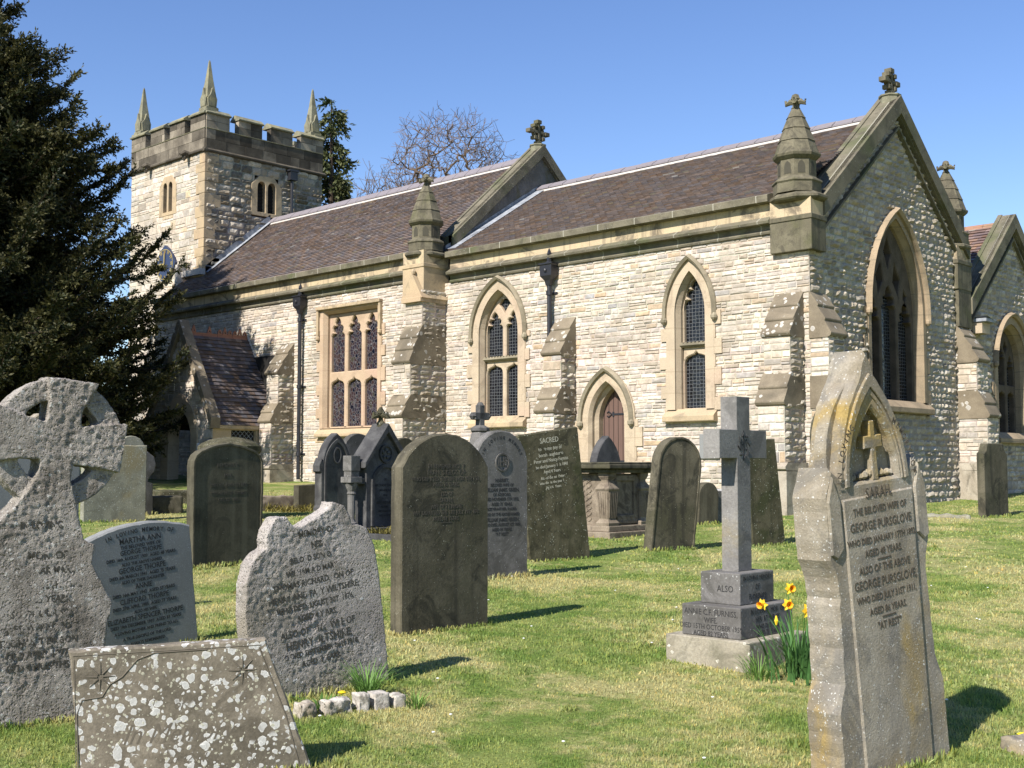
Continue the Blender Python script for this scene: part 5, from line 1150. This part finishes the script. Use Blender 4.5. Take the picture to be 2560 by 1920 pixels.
# the lawn's blades, with a longer fringe at the foot of the stones
parts = [blades(190000, 2.6, 7.0, .028, .0024), blades(180000, 7.0, 12.5, .030, .004), blades(130000, 12.5, 27, .036, .009)]
for _ in range(130):
    t_ = math.sqrt(NR.uniform(8, 420)); s_ = NR.uniform(-.5, .5) * t_; n_ = int(NR.integers(40, 150)); r_ = NR.uniform(.03, .13); a_ = NR.uniform(0, 2 * np.pi, n_); q_ = r_ * np.sqrt(NR.random(n_)) * NR.uniform(.6, 1.4)
    parts.append(blades(0, 0, 0, NR.uniform(.04, .062), .0024 + .0003 * t_, pts=(CX + fwd[0] * t_ + rgt[0] * s_ + q_ * np.cos(a_), CY + fwd[1] * t_ + rgt[1] * s_ + q_ * np.sin(a_))))
FEET += [(gp(4.75, -16.1), R(82), .36, .17), (gp(8.185, -13.71), R(81), .41, .17), (gp(5.14, -14.59), R(86), .46, .11), (gp(6.27, -11.70), 0, .33, .73), (gp(-.46, -5.24), 0, .8, .84), (gp(-2.2, -7.9), R(93), .72, .35)]
for (b_, a_, h_, t_) in FEET:
    d_ = math.hypot(b_[0] - CX, b_[1] + 18.9); n_ = int(1500 * h_ * min(1.6, 7 / d_)); u_ = NR.uniform(-h_ - .02, h_ + .02, n_); w_ = np.where(NR.random(n_) < .6, NR.uniform(0, .035, n_), -t_ - NR.uniform(0, .03, n_))
    e_ = NR.random(n_) < .18; u_ = np.where(e_, NR.choice([-1, 1], n_) * (h_ + NR.uniform(0, .03, n_)), u_); w_ = np.where(e_, NR.uniform(-t_, 0, n_), w_)
    x_ = b_[0] + u_ * math.cos(a_) + w_ * math.sin(a_); y_ = b_[1] + u_ * math.sin(a_) - w_ * math.cos(a_); parts.append(blades(0, 0, 0, .040 + .002 * d_, .0022 + .0003 * d_, pts=(x_, y_)))
me = poly_mesh('grass', np.concatenate([q[0] for q in parts]), 4, np.concatenate([q[1] for q in parts])); tag(mk('grass', me, M_blade), 'short mown spring grass covering the churchyard', 'grass', kind='stuff')


# ================================================================== TREES AND PLANTS
def leaf_mat(name, gain=1.0, trans=.25):
    g = G(name); at = g.n('ShaderNodeAttribute', {'attribute_name': 'col'}).outputs[0]
    pb = g.n('ShaderNodeBsdfPrincipled', Roughness=.6); g.put(pb.inputs['Base Color'], at); pb.inputs['Specular IOR Level'].default_value = .25
    tr = g.n('ShaderNodeBsdfTranslucent'); g.put(tr.inputs['Color'], at)
    g.put(g.out.inputs[0], g.n('ShaderNodeMixShader', _0=trans, _1=pb.outputs[0], _2=tr.outputs[0]).outputs[0]); return g.mat
M_leaf = leaf_mat('conifer_needles'); M_bark = stone_mat('dark_bark', (.065, .048, .036), (.10, .075, .055), None, 8, bump=.6)
M_twig = plain_mat('bare_twigs', (.13, .092, .066), .9, 0, .25)
def leaf_quads(P, D, L, W):
    n = len(P); up = NR.normal(size=(n, 3)); s = np.cross(D, up); s /= np.linalg.norm(s, axis=1)[:, None] + 1e-9
    V = np.zeros((n, 4, 3)); V[:, 0] = P; V[:, 1] = P + D * L[:, None] * .45 + s * W[:, None]; V[:, 2] = P + D * L[:, None]; V[:, 3] = P + D * L[:, None] * .45 - s * W[:, None]
    return V
def conifer(name, label, base, H, prof, nb, per, twl, leafL, leafW, cols, tip, up=.30, droop=.0, seed=1, zmin=.6, trunk=.3, vis=None, cat='tree', hang=0.0):
    """trunk, limbs and needle sprays; prof(t) gives the crown radius at height t*H"""
    rs = np.random.default_rng(seed); bx = np.array(base); root = empty(name, base, label, cat)
    tm = MB(); tm.tube([(base[0], base[1], base[2] - .3), (base[0] + .05, base[1], base[2] + H * .5), (base[0], base[1], base[2] + H * .98)], [trunk, trunk * .55, .02], 9)
    Vs, Cs = [], []
    for i in range(nb):
        h = (zmin + (H - zmin) * (1 - (1 - (i + rs.random()) / nb) ** .64)); rad = prof(h / H)
        if rad < .05: continue
        az = rs.uniform(0, 2 * np.pi); o = np.array([np.cos(az), np.sin(az), 0])
        L = rad * rs.uniform(.55, 1.06); dens = 1.0
        if vis is not None: dens = vis(o, h)
        if dens <= 0: continue
        p0 = bx + np.array([0, 0, h - L * .06]); ts = np.linspace(0, 1, 9)
        ui, di = up * rs.uniform(.2, 1.75), droop * rs.uniform(.5, 1.5); zc = L * (ui * .55 * ts - di * ts ** 2 + (ui * .7 + up * .3) * ts ** 4)
        pts = p0 + o * (L * ts)[:, None] + np.array([0, 0, 1.0]) * zc[:, None]; pts[1:-1, :2] += rs.normal(0, .04 * L, (7, 2)) * .4
        if dens > .5: tm.tube(pts.tolist(), [max(.008, .045 * (1 - t) * L / 3 + .008) for t in ts], 4)
        n = int(per * dens * (L / 2.5 + .25)); t = rs.uniform(.10, 1, n) ** .8; k = np.clip((t * 8).astype(int), 0, 7); fr = t * 8 - k
        C = pts[k] * (1 - fr)[:, None] + pts[k + 1] * fr[:, None]; tan = pts[k + 1] - pts[k]; tan /= np.linalg.norm(tan, axis=1)[:, None]
        sd = np.cross(tan, [0, 0, 1.0]); sd /= np.linalg.norm(sd, axis=1)[:, None]
        sg = rs.choice([-1, 1], n)[:, None]; a = rs.uniform(.3, 1.25, n)[:, None]; tw = tan * np.cos(a) + sd * sg * np.sin(a) + np.array([0, 0, 1.0]) * (rs.normal(.06, .36, n)[:, None] - hang)
        tw /= np.linalg.norm(tw, axis=1)[:, None]; tl = twl * rs.uniform(.45, 1.1, n) * (1.15 - .75 * t)
        m = 9; f = np.linspace(.05, 1, m)
        P = C[:, None, :] + tw[:, None, :] * (tl[:, None] * f[None])[..., None]; P[:, :, 2] += (up * .35 - hang * .8) * tl[:, None] * (f ** 2)[None] * .6
        P = P.reshape(-1, 3); Dd = np.repeat(tw, m, 0) + rs.normal(0, .5, (n * m, 3)); Dd /= np.linalg.norm(Dd, axis=1)[:, None]
        Vs.append(leaf_quads(P, Dd, leafL * rs.uniform(.6, 1.25, n * m), leafW * rs.uniform(.6, 1.2, n * m)))
        c0, c1 = np.array(cols[0]), np.array(cols[1]); mixv = np.clip(rs.normal(.45, .3) + rs.normal(0, .18, (n * m, 1)), 0, 1)
        col = c0 * (1 - mixv) + c1 * mixv; ft = np.repeat(t, m)[:, None] * np.tile(f, n)[:, None]
        col = col * (1 - tip[1] * (ft > .55)) + np.array(tip[0]) * tip[1] * (ft > .55); Cs.append(col * rs.uniform(.75, 1.2, (n * m, 1)))
    me = poly_mesh('foliage', np.concatenate(Vs), 4, np.concatenate(Cs)); mk('foliage', me, M_leaf, root); tm.build('trunk', M_bark, root); return root
# big dark conifer at the left: trunk stands outside the picture, its boughs reach in
tx, ty = -20.1, -7.4
def yprof(t):
    h = t * 13.6
    return float(np.interp(h, [0, .8, 2.2, 4.0, 5.2, 6.5, 8.1, 9.2, 10.7, 12.3, 13.6], [5.7, 6.1, 6.1, 5.9, 5.6, 4.6, 4.7, 4.0, 2.9, 1.6, .15]))
def yvis(o, h): 
    s = o[0] * rgt[0] + o[1] * rgt[1]; return 1.0 if s > -.25 else .5
conifer('conifer', 'huge dark conifer with upswept boughs filling the left edge', gp(tx, ty), 13.6, yprof, 1050, 100, .74, .105, .026, ((.017, .025, .010), (.048, .056, .020)), ((.100, .086, .030), .5), up=.27, droop=.22, hang=.10, seed=5, zmin=.3, trunk=.45, vis=yvis)
# spruce behind the tower and bare trees behind the nave
bx, by = at(820, 44)
conifer('spruce', 'drooping spruce standing behind the church tower', gp(bx, by), 13.9, lambda t: float(np.interp(t, [0, .35, .55, .7, .85, 1], [3.2, 2.7, 2.1, 1.35, .7, .1])), 170, 46, .8, .20, .045, ((.040, .056, .022), (.105, .115, .042)), ((.16, .15, .06), .4), up=.10, droop=.38, seed=8, zmin=3, trunk=.3, hang=.55)
def bare_tree(label, base, cz, rx, rz, seed, n_t=700, r0=.0145):
    """limbs grow from the trunk towards points spread through a rounded crown; thickness follows the number of twigs carried"""
    rs = np.random.default_rng(seed); base = np.array(base); c = np.array([base[0], base[1], cz])
    root = empty('bare_tree', tuple(base), label, 'tree', 'leafless trees behind the nave roof')
    T = rs.normal(size=(n_t, 3)); T /= np.linalg.norm(T, axis=1)[:, None]; T *= rs.uniform(.25, 1, (n_t, 1)) ** .5; T = c + T * np.array([rx, rx, rz]) * rs.uniform(.9, 1.08, (n_t, 1))
    f = cz - rz * .85; nodes = [base + (np.array([base[0], base[1], f]) - base) * t for t in np.linspace(0, 1, 8)]; par = [-1] + list(range(7))
    T = T[np.argsort(np.linalg.norm(T - nodes[-1], axis=1))]
    for t in T:
        A = np.array(nodes); dd = np.linalg.norm(A - t, axis=1) + np.where(A[:, 2] > t[2] + .1, 1.5, 0); dd[:7] += 6; k = int(np.argmin(dd)); p = A[k]; L = np.linalg.norm(t - p); m = max(1, int(L / .55))
        bow = rs.normal(0, .10, 3) * L; bow[2] += .10 * L
        for q in range(1, m + 1):
            s_ = q / m; nodes.append(p + (t - p) * s_ + bow * s_ * (1 - s_) * 2 + rs.normal(0, .03, 3)); par.append(k); k = len(nodes) - 1
    n = len(nodes); w = np.zeros(n); ch = np.zeros(n, int)
    for i in range(1, n): ch[par[i]] += 1
    for i in range(n - 1, 0, -1):
        if ch[i] == 0: w[i] += 1
        w[par[i]] += w[i]
    rad = r0 * np.power(np.maximum(w, 1), .46); mb = MB()
    for i in range(1, n):
        a, b = nodes[par[i]], nodes[i]; mb.tube([a, b], [min(rad[par[i]], rad[i] * 1.35), rad[i]], 5 if w[i] > 15 else 3)
        if w[i] < 5:
            d0 = (b - a) / (np.linalg.norm(b - a) + 1e-6)
            for q in range(3 if ch[i] == 0 else 1):
                d = d0 + rs.normal(0, .55, 3) + np.array([0, 0, .15]); d /= np.linalg.norm(d); e = b + d * rs.uniform(.35, .8); mb.tube([b, (b + e) / 2 + rs.normal(0, .04, 3), e], [.011, .010, .008], 3)
    mb.build('branches', M_twig, root)
bare_tree('big leafless tree with a broad round crown just left of the nave gable cross', gp(*at(1128, 62)), 14.6, 3.5, 4.0, 3, 1500)
bare_tree('lower leafless tree left of the big one, partly behind the nave ridge', gp(*at(975, 60)), 11.6, 2.5, 3.4, 9, 950)
# daffodils
M_daff = plain_mat('daffodil_petal', (.74, .50, .03), .5, 0, .12, .02); M_trum = plain_mat('daffodil_trumpet', (.74, .32, .015), .5, 0, .1, .02); M_stem = leaf_mat('daffodil_leaf', 1, .3)
def blade_strip(m, p, d, L, w, bend, col, n=5):
    p = Vector(p); d = Vector(d).normalized(); s = d.cross(Vector((0, 0, 1))).normalized() if abs(d.z) < .99 else Vector((1, 0, 0)); A, B = [], []
    for i in range(n + 1):
        t = i / n; h = Vector((d.x, d.y, 0)) * (bend * t * t * L) + Vector((0, 0, 1)) * L * (t - bend * .35 * t * t) + Vector((d.x, d.y, 0)) * L * .12 * t; k = w * (1 - t ** 3) + .0008
        A.append(p + h + s * k); B.append(p + h - s * k)
    m.strip(A, B, False, col)
def daffodil(pos, H, face, label, size=.042, bud=False, leanv=(0, 0)):
    b = gp(*pos); e = empty('daffodil', b, label, 'daffodil', 'daffodils beside the memorial cross')
    top = Vector(b) + Vector((leanv[0], leanv[1], H)); f = Vector(face).normalized(); m = MB()
    m.tube([b, Vector(b) + Vector((leanv[0] * .4, leanv[1] * .4, H * .55)), top - Vector((0, 0, .02)), top, top + f * .025], [.004, .0038, .0035, .004, .006], 5, (.10, .22, .045)); m.build('stem', M_stem, e)
    s = f.cross(Vector((0, 0, 1))).normalized(); u = s.cross(f); c = top + f * .03; m = MB()
    if bud: m.lathe(c, [(.004, -.025), (.012, 0), (.004, .03)], 6); m.build('bud', M_daff, e); return
    for k in range(6):
        a = k * math.pi / 3; r = s * math.cos(a) + u * math.sin(a); t = s * -math.sin(a) + u * math.cos(a)
        m.add([c, c + r * size * .55 + t * size * .36 + f * .004, c + r * size * 1.05 + f * (-.004 if k % 2 else .006), c + r * size * .55 - t * size * .36 + f * .004], [(0, 1, 2), (0, 2, 3)])
    m.build('petals', M_daff, e); m = MB()
    rings = [[c + f * z + (s * math.cos(t) + u * math.sin(t)) * r for t in np.linspace(0, 2 * math.pi, 10)[:-1]] for r, z in ((.010, 0), (.014, .014), (.016, .026), (.022, .034))]
    for a, q in zip(rings[:-1], rings[1:]): m.strip(a, q, True)
    m.build('trumpet', M_trum, e)
DC = at(1990, 7.45)
def daff_at(px, py, D, face, label, size, bud=False):
    x, y = at(px, D); H = (1168 - py) / 3000 * D - float(gz(*DC)); b0 = (DC[0] + .25 * (x - DC[0]), DC[1] + .25 * (y - DC[1]))
    daffodil(b0, H, face, label, size, bud, (x - b0[0], y - b0[1]))
daff_at(1962, 1468, 7.5, (.9, -.5, .1), 'daffodil with yellow-orange trumpet, topmost of the clump', .038)
daff_at(1908, 1503, 7.2, (-.1, -.95, -.1), 'orange-trumpeted daffodil drooping in front of the cross steps', .036)
daff_at(1958, 1506, 7.35, (.8, -.65, .05), 'yellow daffodil just under the topmost flower of the clump', .038)
daff_at(2004, 1520, 7.3, (.9, -.4, .0), 'largest yellow daffodil, nearest the tall gothic headstone', .046)
daff_at(1945, 1550, 7.2, (-.7, -.5, .3), 'yellow daffodil bud below the open flowers', .04, True)
b = gp(*DC); m = MB(); rr = random.Random(4)
for i in range(130):
    a = rr.uniform(0, 6.28); r_ = abs(rr.gauss(0, .085)); p = gp(DC[0] + 1.0 * r_ * math.cos(a), DC[1] + 1.3 * r_ * math.sin(a)); k = rr.uniform(.7, 1.25)
    blade_strip(m, p, (math.cos(a + rr.gauss(0, .5)), math.sin(a + rr.gauss(0, .5)), 0), rr.uniform(.18, .40), rr.uniform(.004, .0085), rr.uniform(.05, .7), (.085 * k, .19 * k, .055 * k))
o = m.build('daffodil_leaves', M_stem, None, b); tag(o, 'clump of green strap leaves under the daffodils', 'leaves')
def tuft(name, c, n, h, rad, label, col, w=.0022, bend=.9, seed=1):
    b = gp(*c); m = MB(); r = random.Random(seed)
    for i in range(n):
        a = r.uniform(0, 6.28); q = rad * math.sqrt(r.random()); p = gp(c[0] + q * math.cos(a), c[1] + q * math.sin(a)); k = r.uniform(.65, 1.3)
        blade_strip(m, p, (math.cos(a), math.sin(a), 0), h * r.uniform(.5, 1.1), w * r.uniform(.7, 1.3), r.uniform(.2, bend), tuple(x * k for x in col), 4)
    o = m.build(name, M_stem, None, b); return tag(o, label, 'grass')
tuft('grass_tuft', (5.37, -14.47), 170, .21, .06, 'tall grass tuft at the right foot of the broken-topped headstone', (.14, .26, .06), seed=2)
tuft('weeds', (5.40, -14.80), 60, .09, .09, 'small green weeds between the kerb and the broken-topped headstone', (.10, .21, .045), .006, 1.2, 3)
tuft('grass_tuft', (5.72, -14.42), 60, .10, .05, 'short tuft at the right end of the broken kerb', (.16, .27, .06), seed=5)
tuft('grass_tuft', (6.70, -12.50), 90, .16, .09, 'tuft of long grass at the corner of the cross steps', (.14, .25, .055), seed=6)
b = gp(-1.95, -7.95); m = MB(); rr = random.Random(9)
for i in range(900):
    a = rr.uniform(0, 6.28); p = gp(-1.62 + rr.uniform(-.34, .42), -7.9 + rr.uniform(-.55, .55), .02); k = rr.uniform(.5, 1.4)
    blade_strip(m, p, (math.cos(a), math.sin(a), 0), rr.uniform(.06, .17), .008, rr.uniform(.3, 1.2), (.15 * k, .13 * k, .035 * k), 3)
o = m.build('grave_planting', M_stem, None, b); tag(o, 'brownish moss and low plants on the grave before the gabled monument', 'plants', kind='stuff')
b = gp(*at(725, 21.4)); m = MB()
for i in range(500):
    a = rr.uniform(0, 6.28); c_ = at(rr.uniform(665, 790), rr.uniform(20.7, 22.2)); p = gp(*c_); k = rr.uniform(.5, 1.4)
    blade_strip(m, p, (math.cos(a), math.sin(a), 0), rr.uniform(.06, .2), .009, rr.uniform(.3, 1.2), (.20 * k, .17 * k, .045 * k), 3)
o = m.build('weeds', M_stem, None, b); tag(o, 'dry yellowish weeds on the bank below the drainpipe', 'plants', kind='stuff')
# small lawn flowers
M_dand = plain_mat('dandelion_yellow', (.85, .60, .02), .6); M_daisy = plain_mat('daisy_white', (.8, .8, .76), .7)
for i, ((x, y), lab) in enumerate((((8.95, -12.1), 'yellow dandelion in the grass right of the tall gothic headstone'), ((8.42, -12.9), 'yellow dandelion close behind the foot of the tall gothic headstone'), ((5.33, -14.62), 'single yellow dandelion before the broken-topped headstone'))):
    b = gp(x, y, .01); m = MB(); m.lathe(b, [(.004, -.02), (.006, .025), (.02, .032), (.024, .038), (.012, .044)], 9); tag(m.build('dandelion', M_dand, None, b), lab, 'dandelion')
m = MB(); rr = random.Random(12); b = gp(5.5, -13)
for i in range(45):
    t = math.sqrt(rr.uniform(20, 170)); s = rr.uniform(-.42, .42) * t; p = gp(CX + fwd[0] * t + rgt[0] * s, CY + fwd[1] * t + rgt[1] * s, .024); m.lathe(p, [(.002, -.004), (.008, 0), (.009, .003), (.003, .005)], 7)
tag(m.build('daisies', M_daisy, None, b), 'tiny white daisies scattered over the lawn', 'daisies', kind='stuff')
bpy.data.objects.remove(_fo)
